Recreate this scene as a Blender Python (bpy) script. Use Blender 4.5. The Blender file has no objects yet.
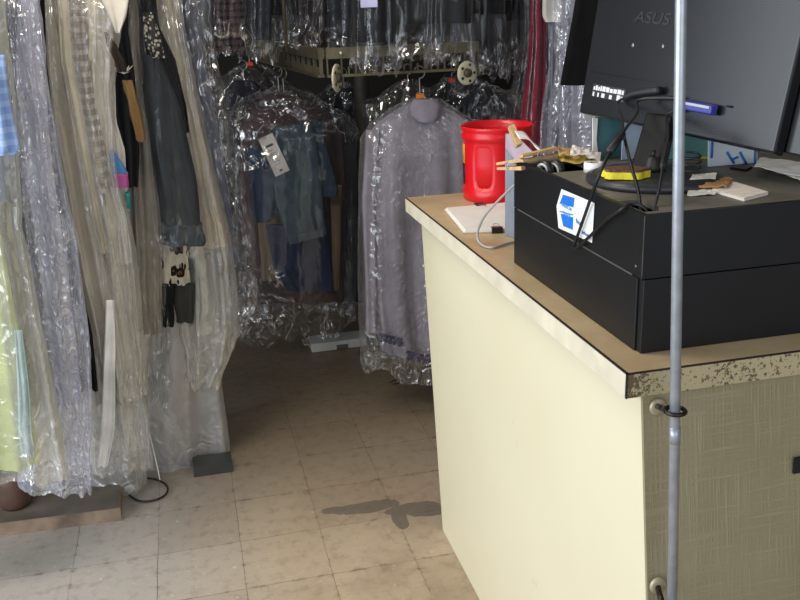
import bpy, bmesh, math, random
from mathutils import Vector, Matrix, noise

scene = bpy.context.scene
COL = scene.collection
PI = math.pi

# ------------------------------------------------------------------ camera
FPX, PITCH, ROLL, YAW, CAMH = 905.5, .318, -.037, -.226, 1.447

def _rz(v, a):
    c, s = math.cos(a), math.sin(a)
    return Vector((c*v[0]-s*v[1], s*v[0]+c*v[1], v[2]))
_f = Vector((0, math.cos(PITCH), -math.sin(PITCH)))
_u0 = Vector((0, math.sin(PITCH), math.cos(PITCH)))
_r0 = Vector((1, 0, 0))
_r = math.cos(ROLL)*_r0+math.sin(ROLL)*_u0
_u = -math.sin(ROLL)*_r0+math.cos(ROLL)*_u0
FW, RT, UP = _rz(_f, YAW), _rz(_r, YAW), _rz(_u, YAW)
EYE = Vector((0, 0, CAMH))
cd = bpy.data.cameras.new('camera')
cd.sensor_fit = 'HORIZONTAL'
cd.sensor_width = 36
cd.lens = 36*FPX/800
cd.clip_start = .05
cam = bpy.data.objects.new('camera', cd)
COL.objects.link(cam)
cam.matrix_world = Matrix((
    (RT.x, UP.x, -FW.x, EYE.x), (RT.y, UP.y, -FW.y, EYE.y), (RT.z, UP.z, -FW.z, EYE.z), (0, 0, 0, 1)))
scene.camera = cam

def ray(x, y):
    return FW+(x-400)/FPX*RT-(y-300)/FPX*UP
def at(x, y, Y):           # point at room depth Y
    d = ray(x, y); return EYE+d*(Y/d.y)
def atz(x, y, z):          # point at height z
    d = ray(x, y); return EYE+d*((z-CAMH)/d.z)
def atx(x, y, X):          # point at room X
    d = ray(x, y); return EYE+d*(X/d.x)

# ------------------------------------------------------------------ materials
def lin(c):
    c = c/255
    return c/12.92 if c <= .04045 else ((c+.055)/1.055)**2.4
def rgb(h):
    if isinstance(h, str):
        h = h.lstrip('#'); return tuple(lin(int(h[i:i+2], 16)) for i in (0, 2, 4))+(1,)
    return tuple(h)+(1,)
class N:
    def __init__(s, name):
        s.m = bpy.data.materials.new(name); s.m.use_nodes = True
        s.t = s.m.node_tree; s.t.nodes.clear()
        s.out = s('ShaderNodeOutputMaterial')
    def __call__(s, typ, ins=None, **kw):
        n = s.t.nodes.new(typ)
        for k, v in kw.items(): setattr(n, k, v)
        for k, v in (ins or {}).items():
            if isinstance(v, tuple) and len(v) == 2 and hasattr(v[0], 'outputs'):
                s.t.links.new(v[0].outputs[v[1]], n.inputs[k])
            elif hasattr(v, 'outputs'): s.t.links.new(v.outputs[0], n.inputs[k])
            else: n.inputs[k].default_value = v
        return n
    def math(s, op, a, b=0., clamp=False):
        n = s('ShaderNodeMath', {0: a, 1: b}, operation=op); n.use_clamp = clamp; return n
    def mix(s, fac, a, b, mode='MIX'):
        n = s.t.nodes.new('ShaderNodeMix'); n.data_type = 'RGBA'; n.blend_type = mode
        for i, v in ((0, fac), (6, a), (7, b)):
            if isinstance(v, tuple) and hasattr(v[0], 'outputs'): s.t.links.new(v[0].outputs[v[1]], n.inputs[i])
            elif hasattr(v, 'outputs'):
                s.t.links.new((v.outputs[2] if v.bl_idname == 'ShaderNodeMix' else v.outputs[0]), n.inputs[i])
            else: n.inputs[i].default_value = v
        return n
    def ramp(s, fac, stops):
        n = s('ShaderNodeValToRGB', {0: fac}); e = n.color_ramp.elements
        while len(e) < len(stops): e.new(.5)
        for k, (p, c) in zip(e, stops):
            k.position = p; k.color = c if isinstance(c, tuple) else (c, c, c, 1)
        return n
    def col(s, x, n):
        s.t.links.new((x.outputs[2] if x.bl_idname == 'ShaderNodeMix' else x.outputs[0]), n.inputs['Base Color'])
    def done(s, sh):
        s.t.links.new(sh.outputs[0], s.out.inputs[0]); return s.m

_cache = {}
def plain(name, c, rough=.5, metal=0., spec=.5, var=.12, vs=30., bump=0., coat=0.):
    k = (name, str(c))
    if k in _cache: return _cache[k]
    n = N(name); c = rgb(c)
    tc = n('ShaderNodeTexCoord')
    ns = n('ShaderNodeTexNoise', {'Vector': (tc, 'Object'), 'Scale': vs, 'Detail': 5.})
    lo = tuple(max(0, v*(1-var*1.6)) for v in c[:3])+(1,); hi = tuple(min(1, v*(1+var)) for v in c[:3])+(1,)
    cr = n.ramp(ns, [(.3, lo), (.7, hi)])
    p = n('ShaderNodeBsdfPrincipled', {'Roughness': rough, 'Metallic': metal, 'Specular IOR Level': spec})
    n.col(cr, p)
    if bump:
        b = n('ShaderNodeBump', {'Height': ns, 'Strength': bump, 'Distance': .004}); n.t.links.new(b.outputs[0], p.inputs['Normal'])
    _cache[k] = n.done(p); return _cache[k]

def cloth(name, c, kind='weave', c2=None, sc=1.):
    k = (name, str(c), kind, str(c2))
    if k in _cache: return _cache[k]
    n = N(name); c = rgb(c)
    tc = n('ShaderNodeTexCoord'); ob = (tc, 'Object')
    n1 = n('ShaderNodeTexNoise', {'Vector': ob, 'Scale': 9., 'Detail': 6.})
    lo = tuple(v*.72 for v in c[:3])+(1,); hi = tuple(min(1, v*1.12) for v in c[:3])+(1,)
    colr = n.ramp(n1, [(.3, lo), (.7, hi)])
    sp = n('ShaderNodeSeparateXYZ', {0: ob})
    if kind == 'plaid' or kind == 'stripe':
        d = rgb(c2)
        wz = n.math('SINE', n.math('MULTIPLY', (sp, 2), 2*PI/(.014*sc)))
        sz = n.math('GREATER_THAN', wz, .2)
        f = sz
        if kind == 'plaid':
            wx = n.math('SINE', n.math('MULTIPLY', (sp, 0), 2*PI/(.014*sc)))
            f = n.math('MULTIPLY', n.math('ADD', sz, n.math('GREATER_THAN', wx, .2)), .5)
        colr = n.mix(f, colr, d)
    elif kind == 'leopard':
        d = rgb(c2)
        v = n('ShaderNodeTexVoronoi', {'Vector': ob, 'Scale': 27.})
        nn = n('ShaderNodeTexNoise', {'Vector': ob, 'Scale': 40.})
        f = n.math('LESS_THAN', n.math('ADD', (v, 0), n.math('MULTIPLY', nn, .25)), .56)
        core = n.math('LESS_THAN', n.math('ADD', (v, 0), n.math('MULTIPLY', nn, .25)), .30)
        colr = n.mix(f, colr, d)
        colr = n.mix(core, colr, rgb('#7a5638'))
    elif kind == 'denim':
        mp = n('ShaderNodeMapping', {0: ob, 'Scale': (8., 8., 2.)})
        nn = n('ShaderNodeTexNoise', {'Vector': mp, 'Scale': 4., 'Detail': 8., 'Roughness': .7})
        colr = n.mix(n.math('MULTIPLY', n.ramp(nn, [(.45, 0.), (.75, 1.)]), .5), colr, rgb(c2))
    elif kind == 'print':
        v = n('ShaderNodeTexVoronoi', {'Vector': ob, 'Scale': 95.})
        colr = n.mix(n.math('LESS_THAN', (v, 0), .4), colr, rgb(c2))
    w1 = n('ShaderNodeTexNoise', {'Vector': ob, 'Scale': 420., 'Detail': 2.})
    n2 = n('ShaderNodeTexNoise', {'Vector': ob, 'Scale': 22., 'Detail': 4.})
    hgt = n.math('ADD', n.math('MULTIPLY', w1, .15), n2)
    b = n('ShaderNodeBump', {'Height': hgt, 'Strength': .35, 'Distance': .006})
    p = n('ShaderNodeBsdfPrincipled', {'Roughness': .88, 'Specular IOR Level': .2, 'Normal': b})
    n.col(colr, p)
    _cache[k] = n.done(p); return _cache[k]

def film(name, haze=.16, streak=.5, tint='#f2f3f5', gl=.55, rough=.16, stretch=.4, sc=1., lw_=.3, bd=.05):
    k = (name, haze, streak, tint)
    if k in _cache: return _cache[k]
    n = N(name); t = rgb(tint)
    tc = n('ShaderNodeTexCoord'); ob = (tc, 'Object')
    wp = n('ShaderNodeTexNoise', {'Vector': ob, 'Scale': 7.*sc, 'Detail': 2.})
    wv = n('ShaderNodeVectorMath', {0: ob, 1: (wp, 1)}, operation='ADD')
    mp = n('ShaderNodeMapping', {0: ob, 'Scale': (1., 1., stretch)})
    mp2 = n('ShaderNodeMapping', {0: wv, 'Scale': (1., 1., stretch*1.3), 'Rotation': (.25, .3, 0.)})
    n1 = n('ShaderNodeTexNoise', {'Vector': mp, 'Scale': 8.5*sc, 'Detail': 3., 'Roughness': .55, 'Distortion': 1.3})
    n2 = n('ShaderNodeTexNoise', {'Vector': mp, 'Scale': 4.6*sc, 'Detail': 3., 'Distortion': .8})
    v1 = n('ShaderNodeTexVoronoi', {'Vector': mp2, 'Scale': 8.*sc}, feature='DISTANCE_TO_EDGE')
    v2 = n('ShaderNodeTexVoronoi', {'Vector': mp2, 'Scale': 9.*sc})
    # glints on the creases, painted as thin white lines
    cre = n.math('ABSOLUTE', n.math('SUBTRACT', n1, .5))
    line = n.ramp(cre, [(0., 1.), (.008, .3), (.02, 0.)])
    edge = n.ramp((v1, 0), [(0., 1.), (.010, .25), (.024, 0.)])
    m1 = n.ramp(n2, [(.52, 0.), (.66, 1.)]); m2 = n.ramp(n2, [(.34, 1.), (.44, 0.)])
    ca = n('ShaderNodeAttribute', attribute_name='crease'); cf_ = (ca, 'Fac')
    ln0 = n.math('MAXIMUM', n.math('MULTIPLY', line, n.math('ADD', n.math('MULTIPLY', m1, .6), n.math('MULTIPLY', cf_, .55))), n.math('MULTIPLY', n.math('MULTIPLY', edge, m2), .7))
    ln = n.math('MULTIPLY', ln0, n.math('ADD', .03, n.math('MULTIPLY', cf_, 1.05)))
    lw = n('ShaderNodeLayerWeight', {'Blend': .3})
    h = n.math('ADD', n.math('MULTIPLY', n1, .7), n.math('MULTIPLY', (v2, 0), .5))
    b = n('ShaderNodeBump', {'Height': h, 'Strength': n.math('ADD', .12, n.math('MULTIPLY', cf_, .88)), 'Distance': bd})
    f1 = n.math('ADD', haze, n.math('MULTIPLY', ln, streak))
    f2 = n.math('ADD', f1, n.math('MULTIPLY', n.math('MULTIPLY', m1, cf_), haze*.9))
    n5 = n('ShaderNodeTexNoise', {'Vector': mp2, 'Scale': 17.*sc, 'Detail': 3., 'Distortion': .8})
    spk = n.math('MULTIPLY', n.math('MULTIPLY', n.ramp(n5, [(.54, 0.), (.62, 1.)]), n.math('POWER', cf_, 2.)), streak*.42)  # sparkle painted as white patches where the film is creased
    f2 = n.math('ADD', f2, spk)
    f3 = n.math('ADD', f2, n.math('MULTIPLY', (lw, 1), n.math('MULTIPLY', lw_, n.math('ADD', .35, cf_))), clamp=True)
    g = n('ShaderNodeBsdfGlossy', {'Color': (1, 1, 1, 1), 'Roughness': rough, 'Normal': b})
    d = n('ShaderNodeBsdfDiffuse', {'Color': t, 'Normal': b})
    tr = n('ShaderNodeBsdfTranslucent', {'Color': t})
    dt = n('ShaderNodeMixShader', {0: .4, 1: d, 2: tr})
    gd = n('ShaderNodeMixShader', {0: n.math('SUBTRACT', gl, n.math('MULTIPLY', ln, gl*.6)), 1: dt, 2: g})
    tp = n('ShaderNodeBsdfTransparent', {'Color': (.975, .975, .98, 1)})
    _cache[k] = n.done(n('ShaderNodeMixShader', {0: f3, 1: tp, 2: gd})); return _cache[k]

# ------------------------------------------------------------------ objects
def link(name, me, mat=None, parent=None, smooth=True):
    o = bpy.data.objects.new(name, me); COL.objects.link(o)
    if mat: me.materials.append(mat)
    if smooth:
        for p in me.polygons: p.use_smooth = True
    if parent: o.parent = parent; o.matrix_parent_inverse = parent.matrix_world.inverted()
    return o
def mesh(name, vs, fs, mat=None, parent=None, smooth=True):
    me = bpy.data.meshes.new(name); me.from_pydata([tuple(v) for v in vs], [], fs); me.validate(); me.update()
    bm = bmesh.new(); bm.from_mesh(me); bmesh.ops.recalc_face_normals(bm, faces=bm.faces); bm.to_mesh(me); bm.free()
    return link(name, me, mat, parent, smooth)
def frombm(name, bm, mat=None, parent=None, smooth=False, bevel=0., seg=2):
    if bevel:
        bmesh.ops.bevel(bm, geom=list(bm.edges), offset=bevel, segments=seg, affect='EDGES', profile=.5)
    bmesh.ops.recalc_face_normals(bm, faces=bm.faces)
    me = bpy.data.meshes.new(name); bm.to_mesh(me); bm.free()
    return link(name, me, mat, parent, smooth)
def hexa(bm, p):           # 8 points: bottom 4 ccw, top 4 ccw
    v = [bm.verts.new(tuple(q)) for q in p]
    for f in ((3, 2, 1, 0), (4, 5, 6, 7), (0, 1, 5, 4), (1, 2, 6, 5), (2, 3, 7, 6), (3, 0, 4, 7)):
        bm.faces.new([v[i] for i in f])
def addbox(bm, a, b, M=None):
    p = [(a[0], a[1], a[2]), (b[0], a[1], a[2]), (b[0], b[1], a[2]), (a[0], b[1], a[2]),
         (a[0], a[1], b[2]), (b[0], a[1], b[2]), (b[0], b[1], b[2]), (a[0], b[1], b[2])]
    if M: p = [M @ Vector(q) for q in p]
    hexa(bm, p)
def box(name, a, b, mat, parent=None, bevel=0., M=None, smooth=False):
    bm = bmesh.new(); addbox(bm, a, b, M); return frombm(name, bm, mat, parent, smooth, bevel)
def thing(name, label, cat, loc, group=None):
    o = bpy.data.objects.new(name, None); COL.objects.link(o); o.location = loc; o.empty_display_size = .05
    bpy.context.view_layer.update()
    return tag(o, label, cat, group)
def tag(o, label, cat, group=None):
    o['label'] = label; o['category'] = cat
    if group: o['group'] = group
    return o
def struct(o, kind='structure'):
    o['kind'] = kind; return o
def spline(pts, n):
    pts = [Vector(p) for p in pts]; P = [2*pts[0]-pts[1]]+pts+[2*pts[-1]-pts[-2]]; out = []
    for i in range(1, len(P)-2):
        for k in range(n):
            t = k/n; a, b, c, d = P[i-1], P[i], P[i+1], P[i+2]
            out.append(.5*((2*b)+(c-a)*t+(2*a-5*b+4*c-d)*t*t+(3*b-a-3*c+d)*t**3))
    return out+[pts[-1]]
def tube(name, pts, r, mat, parent=None, n=8, sub=6, rf=None):
    P = spline(pts, sub) if len(pts) > 2 and sub > 1 else [Vector(p) for p in pts]
    vs, fs = [], []; m = len(P); up = None
    for i, p in enumerate(P):
        t = (P[min(i+1, m-1)]-P[max(i-1, 0)]).normalized()
        if up is None:
            up = t.orthogonal().normalized()
        else:
            up = (up-t*up.dot(t)).normalized()
        s = t.cross(up); rr = r*(rf(i/(m-1)) if rf else 1)
        for k in range(n):
            a = 2*PI*k/n; vs.append(p+up*math.cos(a)*rr+s*math.sin(a)*rr)
    for i in range(m-1):
        for k in range(n):
            fs.append((i*n+k, i*n+(k+1) % n, (i+1)*n+(k+1) % n, (i+1)*n+k))
    fs.append(tuple(range(n))[::-1]); fs.append(tuple((m-1)*n+k for k in range(n)))
    return mesh(name, vs, fs, mat, parent)
def lathe(name, prof, mat, parent=None, c=(0, 0, 0), n=48, M=None, closed=False):
    vs, fs = [], []
    for (r, z) in prof:
        for k in range(n):
            a = 2*PI*k/n; v = Vector((r*math.cos(a), r*math.sin(a), z))
            vs.append((M @ v) if M else v+Vector(c))
    m = len(prof)
    for i in range(m if closed else m-1):
        j = (i+1) % m
        for k in range(n):
            fs.append((i*n+k, i*n+(k+1) % n, j*n+(k+1) % n, j*n+k))
    if not closed:
        if prof[0][0] > 1e-6: fs.append(tuple(range(n))[::-1])
        if prof[-1][0] > 1e-6: fs.append(tuple((m-1)*n+k for k in range(n)))
    o = mesh(name, vs, fs, mat, parent)
    return o
def basis(o, x, y):        # matrix: origin o, x axis, y axis
    x = Vector(x).normalized(); y = Vector(y); y = (y-x*y.dot(x)).normalized(); z = x.cross(y); o = Vector(o)
    return Matrix(((x.x, y.x, z.x, o.x), (x.y, y.y, z.y, o.y), (x.z, y.z, z.z, o.z), (0, 0, 0, 1)))
def text(name, s, size, M, mat, parent=None, ext=.0004, align='CENTER', sx=1., shear=0.):
    cu = bpy.data.curves.new(name, 'FONT'); cu.body = s; cu.size = size; cu.extrude = ext
    cu.align_x = align; cu.align_y = 'CENTER'; cu.shear = shear
    o = bpy.data.objects.new(name, cu); COL.objects.link(o)
    dg = bpy.context.evaluated_depsgraph_get(); me = bpy.data.meshes.new_from_object(o.evaluated_get(dg))
    bpy.data.objects.remove(o); bpy.data.curves.remove(cu)
    me.transform(M @ Matrix.Diagonal((sx, 1, 1, 1)))
    me.materials.clear()
    return link(name, me, mat, parent, False)

def row_at(rows, y):
    # rows: (yl, xl, yr, xr) sorted; returns left & right image points for a 0..1 parameter
    pass
def drape(name, rows, Y, depth, mat, parent=None, fold=(9., .012), crinkle=0., cf=9., nu=44, nv=40, seed=0,
          jag=0., flat=.75, topd=.35, captop=True, thin=1., grow=.25, crmin=.12, crf=None):
    """A hanging tube of cloth or film. rows = (y, xleft, xright) or (yl, xl, yr, xr), from top to hem."""
    R = [(q[0], q[1], q[0], q[2]) if len(q) == 3 else q for q in rows]
    rnd = random.Random(seed); ph = [rnd.uniform(0, 6.28) for _ in range(6)]
    ts = [0.]
    for a, b in zip(R, R[1:]):
        ts.append(ts[-1]+math.hypot((b[0]+b[2]-a[0]-a[2])/2, .35*(b[1]+b[3]-a[1]-a[3])/2)+1e-3)
    T = ts[-1]; vs, fs, crs = [], [], []
    off = Vector((seed*3.17, seed*1.91, seed*.73))
    mid0 = at((R[len(R)//2][1]+R[len(R)//2][3])/2, R[len(R)//2][0], Y)
    D = Vector((mid0.x, mid0.y, 0)).normalized()
    for i in range(nv+1):
        v = i/nv; s = v*T; k = 0
        while k < len(R)-2 and s > ts[k+1]: k += 1
        w = (s-ts[k])/(ts[k+1]-ts[k]); 
        q = [R[k][m]+(R[k+1][m]-R[k][m])*w for m in range(4)]
        L = at(q[1], q[0], Y); Rr = at(q[3], q[2], Y); c = (L+Rr)/2; h = (Rr-L)/2
        dd = depth*min(1, topd+(1-topd)*v*5)
        for a in range(nu):
            th = 2*PI*a/nu; cx, sy = -math.cos(th), -math.sin(th)
            ex = math.copysign(abs(cx)**flat, cx); ey = math.copysign(abs(sy)**flat, sy)
            u = ex
            fo = fold[1]*min(1, grow+v*1.2)*(math.sin(fold[0]*u+ph[0]+v*1.1)+.6*math.sin(fold[0]*1.9*u+ph[1]-v*1.6)+.4*math.sin(fold[0]*3.1*u+ph[2]+2*v))
            p = c+h*ex+D*(dd*ey*thin+fo*(1 if sy < 0 else .5))
            p = p+h.normalized()*(fold[1]*.5*v*math.sin(7*v+ph[3])*abs(ex))
            if crinkle:
                cr = max(1-v/.20, (v-.84)/.16, 0)+.55*noise.noise((p+off)*3.1)
                if crf: cr += crf(u, v)
                cr = crmin+(1-crmin)*max(0, min(1, cr*1.25)); crs.append(cr); ck = crinkle*(.12+.88*cr)
                q1 = noise.noise_vector((p+off)*cf); q2 = noise.noise_vector((p+off)*cf*2.7)
                p = p+q1*ck+q2*ck*.5
            if jag and i > nv-4:
                p.z += (i-nv+4)/4*jag*(noise.noise(Vector((u*4+seed, sy*2, seed*.7)))*1.6)
            vs.append(p)
    for i in range(nv):
        for a in range(nu):
            fs.append((i*nu+a, i*nu+(a+1) % nu, (i+1)*nu+(a+1) % nu, (i+1)*nu+a))
    if captop: fs.append(tuple(range(nu)))
    o = mesh(name, vs, fs, mat, parent)
    if crinkle:
        at_ = o.data.attributes.new('crease', 'FLOAT', 'POINT')
        for i, c_ in enumerate(crs): at_.data[i].value = c_
    return o
def base_of(rows, Y):
    q = rows[-1]; x = (q[1]+q[-1])/2
    p = at(x, q[0], Y); return (p.x, p.y, p.z)
def hook(parent, p, r=.018, mat=None, top=.1, name='hanger_hook', yaw=0.):
    p = Vector(p); d = Vector((math.cos(yaw), math.sin(yaw), 0)); P = [p, p+Vector((0, 0, top*.45))]
    for k in range(9):
        a = -PI*.5+PI*1.35*k/8
        P.append(p+Vector((0, 0, top-r))+d*(r*math.cos(a))*.9+Vector((0, 0, r*math.sin(a))))
    return tube(name, P, .0017, mat, parent, n=6, sub=4)

# ================================================================== SETTING
# ---- floor: 9 inch vinyl tiles, dirty and worn
n = N('vinyl_tile_floor')
tc = n('ShaderNodeTexCoord'); ob = (tc, 'Object'); sp = n('ShaderNodeSeparateXYZ', {0: ob})
TS = .2286
wob = n('ShaderNodeTexNoise', {'Vector': ob, 'Scale': 6., 'Detail': 2.})
def grout(axis, off):
    a = n.math('ADD', n.math('ADD', (sp, axis), n.math('MULTIPLY', wob, .006)), 100*TS-off-.003)
    m = n.math('MODULO', a, TS); e = n.math('MINIMUM', m, n.math('SUBTRACT', TS, m)); return n.math('LESS_THAN', e, .0009), n.math('LESS_THAN', e, .005), n.math('FLOOR', n.math('DIVIDE', a, TS))
gx, wx, ix = grout(0, -.4225); gy, wy, iy = grout(1, 2.754-12*TS)
g = n.math('MAXIMUM', gx, gy); gw = n.math('MAXIMUM', wx, wy)
cv = n('ShaderNodeCombineXYZ', {0: ix, 1: iy, 2: 0.}); wn = n('ShaderNodeTexWhiteNoise', {0: cv}, noise_dimensions='3D')
n1 = n('ShaderNodeTexNoise', {'Vector': ob, 'Scale': 3.2, 'Detail': 8., 'Roughness': .65})
n2 = n('ShaderNodeTexNoise', {'Vector': ob, 'Scale': 26., 'Detail': 8., 'Roughness': .7})
n3 = n('ShaderNodeTexNoise', {'Vector': ob, 'Scale': 1.3, 'Detail': 3.})
base = n.mix(n.ramp(n1, [(.3, 0.), (.7, 1.)]), rgb('#a3907a'), rgb('#c9b59b'))
# colder, greyer tiles towards the clothes rack
side = n.ramp(n.math('ADD', (sp, 0), n.math('MULTIPLY', n3, .5)), [(.0, 1.), (.45, 0.)])
base = n.mix(n.math('MULTIPLY', side, .85), base, rgb('#aca7a2'))
base = n.mix(n.math('MULTIPLY', n.math('SUBTRACT', (wn, 0), .5), .34), base, rgb('#6f5c48'))
base = n.mix(n.math('MULTIPLY', n.ramp(n2, [(.5, 0.), (.75, 1.)]), .5), base, rgb('#6d5f50'))
base = n.mix(n.math('MULTIPLY', n.ramp(n('ShaderNodeTexNoise', {'Vector': ob, 'Scale': 60., 'Detail': 3.}), [(.66, 0.), (.72, 1.)]), .5), base, rgb('#d8cfc2'))
# shade further in, painted as a darker floor colour
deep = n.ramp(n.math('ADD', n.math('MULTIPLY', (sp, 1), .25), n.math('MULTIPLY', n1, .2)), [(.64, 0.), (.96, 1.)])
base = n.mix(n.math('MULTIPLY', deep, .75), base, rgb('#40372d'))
# the worn cement patch on two tiles
stain_c = [atz(368, 507, 0), atz(412, 508, 0), atz(400, 519, 0), atz(437, 510, 0), atz(335, 510, 0)]
sn = n('ShaderNodeTexNoise', {'Vector': ob, 'Scale': 18., 'Detail': 6., 'Roughness': .7})
st = None
for c_, rx, ry in ((stain_c[0], .105, .032), (stain_c[1], .085, .028), (stain_c[2], .022, .055), (stain_c[3], .085, .026), (stain_c[4], .04, .018)):
    dx = n.math('DIVIDE', n.math('SUBTRACT', (sp, 0), c_.x), rx); dy = n.math('DIVIDE', n.math('SUBTRACT', (sp, 1), c_.y), ry)
    d2 = n.math('ADD', n.math('MULTIPLY', dx, dx), n.math('MULTIPLY', dy, dy))
    f = n.math('LESS_THAN', n.math('ADD', d2, n.math('MULTIPLY', n.math('SUBTRACT', sn, .5), 2.)), 1.05)
    st = f if st is None else n.math('MAXIMUM', st, f)
base = n.mix(n.math('MULTIPLY', st, .8), base, n.mix(sn, rgb('#575047'), rgb('#7b7264')))
gn = n.math('MULTIPLY', gw, n.ramp(n2, [(.52, 0.), (.66, 1.)]))
base = n.mix(n.math('MULTIPLY', gn, .6), base, rgb('#5c5044'))
base = n.mix(n.math('MULTIPLY', g, n.ramp(n1, [(.34, .25), (.6, .95)])), base, rgb('#5a4d3f'))
b = n('ShaderNodeBump', {'Height': n.math('SUBTRACT', n.math('MULTIPLY', n2, .3), g), 'Strength': .25, 'Distance': .002})
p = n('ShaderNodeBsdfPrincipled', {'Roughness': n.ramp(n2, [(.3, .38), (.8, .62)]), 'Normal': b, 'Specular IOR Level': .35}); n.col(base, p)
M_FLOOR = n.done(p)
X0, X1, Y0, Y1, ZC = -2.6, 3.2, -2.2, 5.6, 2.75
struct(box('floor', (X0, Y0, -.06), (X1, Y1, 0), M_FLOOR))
M_WALL = plain('wall_paint', '#8f8a7c', .8, var=.1, vs=4)
M_DARKW = plain('back_wall_paint', '#1e1c19', .85, var=.2, vs=3)
struct(box('wall_back', (X0, Y1, 0), (X1, Y1+.1, ZC), M_DARKW))
struct(box('wall_left', (X0-.1, 2.6, 0), (X0, Y1, ZC), M_WALL))
struct(box('wall_right', (X1, Y0, 0), (X1+.1, Y1, ZC), M_WALL))
struct(box('ceiling', (X0-.1, -.6, ZC), (X1+.1, Y1+.1, ZC+.1), M_WALL))

# ================================================================== COUNTER
n = N('cream_counter_paint')
tc = n('ShaderNodeTexCoord'); ob = (tc, 'Object')
n1 = n('ShaderNodeTexNoise', {'Vector': ob, 'Scale': 2.5, 'Detail': 6.}); n2 = n('ShaderNodeTexNoise', {'Vector': ob, 'Scale': 70., 'Detail': 3.})
c0 = n.mix(n1, rgb('#ddd4b2'), rgb('#e9e1c6'))
c0 = n.mix(n.math('MULTIPLY', n.ramp(n('ShaderNodeTexNoise', {'Vector': ob, 'Scale': 14., 'Detail': 4.}), [(.72, 0.), (.76, 1.)]), .2), c0, rgb('#8d8265'))
p = n('ShaderNodeBsdfPrincipled', {'Roughness': .45, 'Normal': n('ShaderNodeBump', {'Height': n2, 'Strength': .12, 'Distance': .003})}); n.col(c0, p)
M_CREAM = n.done(p)
n = N('woven_olive_wallcovering')
tc = n('ShaderNodeTexCoord'); ob = (tc, 'Object')
m1 = n('ShaderNodeMapping', {0: ob, 'Scale': (260., 1., 9.)}); m2 = n('ShaderNodeMapping', {0: ob, 'Scale': (9., 1., 260.)})
a1 = n('ShaderNodeTexNoise', {'Vector': m1, 'Scale': 1., 'Detail': 3.}); a2 = n('ShaderNodeTexNoise', {'Vector': m2, 'Scale': 1., 'Detail': 3.})
hh = n.math('MAXIMUM', a1, a2); n3 = n('ShaderNodeTexNoise', {'Vector': ob, 'Scale': 5., 'Detail': 5.})
c0 = n.mix(n3, rgb('#867b5a'), rgb('#a1977a'))
c0 = n.mix(n.math('MULTIPLY', n.ramp(hh, [(.55, 0.), (.75, 1.)]), .35), c0, rgb('#bdb394'))
p = n('ShaderNodeBsdfPrincipled', {'Roughness': .5, 'Normal': n('ShaderNodeBump', {'Height': hh, 'Strength': .5, 'Distance': .004})}); n.col(c0, p)
M_OLIVE = n.done(p)
n = N('counter_laminate')
tc = n('ShaderNodeTexCoord'); ob = (tc, 'Object')
n1 = n('ShaderNodeTexNoise', {'Vector': ob, 'Scale': 5., 'Detail': 7., 'Roughness': .65}); n2 = n('ShaderNodeTexNoise', {'Vector': ob, 'Scale': 90., 'Detail': 2.})
c0 = n.mix(n.ramp(n1, [(.35, 0.), (.7, 1.)]), rgb('#b79e78'), rgb('#d6c19b'))
c0 = n.mix(n.math('MULTIPLY', n2, .25), c0, rgb('#8f7b5c'))
p = n('ShaderNodeBsdfPrincipled', {'Roughness': .4}); n.col(c0, p)
M_TOP = n.done(p)
def edge_mat(name, c1, c2, amt):
    n = N(name); tc = n('ShaderNodeTexCoord'); ob = (tc, 'Object'); sp = n('ShaderNodeSeparateXYZ', {0: ob})
    n1 = n('ShaderNodeTexNoise', {'Vector': ob, 'Scale': 8., 'Detail': 5.}); n2 = n('ShaderNodeTexNoise', {'Vector': ob, 'Scale': 150., 'Detail': 4., 'Roughness': .7})
    c0 = n.mix(n1, rgb(c1), rgb(c2))
    thr = n.math('SUBTRACT', .575, n('ShaderNodeMapRange', {0: (sp, 0), 1: .68, 2: .575, 3: 0., 4: amt}))
    c0 = n.mix(n.math('MULTIPLY', n.math('GREATER_THAN', n.math('ADD', n.math('MULTIPLY', n2, .7), n.math('MULTIPLY', n1, .3)), thr), .85), c0, rgb('#4b3a28'))
    p = n('ShaderNodeBsdfPrincipled', {'Roughness': .5, 'Normal': n('ShaderNodeBump', {'Height': n2, 'Strength': .2, 'Distance': .003})}); n.col(c0, p)
    return n.done(p)
M_EDGEF = edge_mat('speckled_worn_edge', '#aa9c78', '#c3b691', .16)
M_EDGEF2 = edge_mat('speckled_worn_edge_right', '#aa9c78', '#c3b691', .1)
M_EDGEL = plain('pale_edge_strip', '#ddd4bd', .5, var=.08, vs=20)
M_BLACKLINE = plain('dark_seam', '#2a2018', .6)

ct = thing('service_counter', 'cream painted counter with woven olive front and beige laminate top', 'counter', (.9, 1.6, 0))
def fy(z): return 1.088-.15*(.9-z)
def by(z): return 2.335-.165*(.9-z)
XL, XR = .603, 1.22
bm = bmesh.new()
hexa(bm, [(XL, fy(0), 0), (XR, fy(0), 0), (XR, by(0), 0), (XL, by(0), 0), (XL, fy(.9), .9), (XR, fy(.9), .9), (XR, by(.9), .9), (XL, by(.9), .9)])
body = frombm('cabinet_body', bm, M_CREAM, ct, bevel=.003)
bm = bmesh.new()
hexa(bm, [(XL-.001, fy(0)-.004, 0), (XR, fy(0)-.004, 0), (XR, fy(0)+.002, 0), (XL-.001, fy(0)+.002, 0),
          (XL-.001, fy(.9)-.004, .9), (XR, fy(.9)-.004, .9), (XR, fy(.9)+.002, .9), (XL-.001, fy(.9)+.002, .9)])
frombm('front_panel', bm, M_OLIVE, ct)['label'] = 'olive woven textured front panel'
ZT = .937; TX0, TY0, TY1, TX1 = .573, 1.078, 2.378, 1.26
top = box('countertop', (TX0+.002, TY0+.002, .9), (TX1, TY1, ZT), M_TOP, ct, bevel=.0015)
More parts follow.
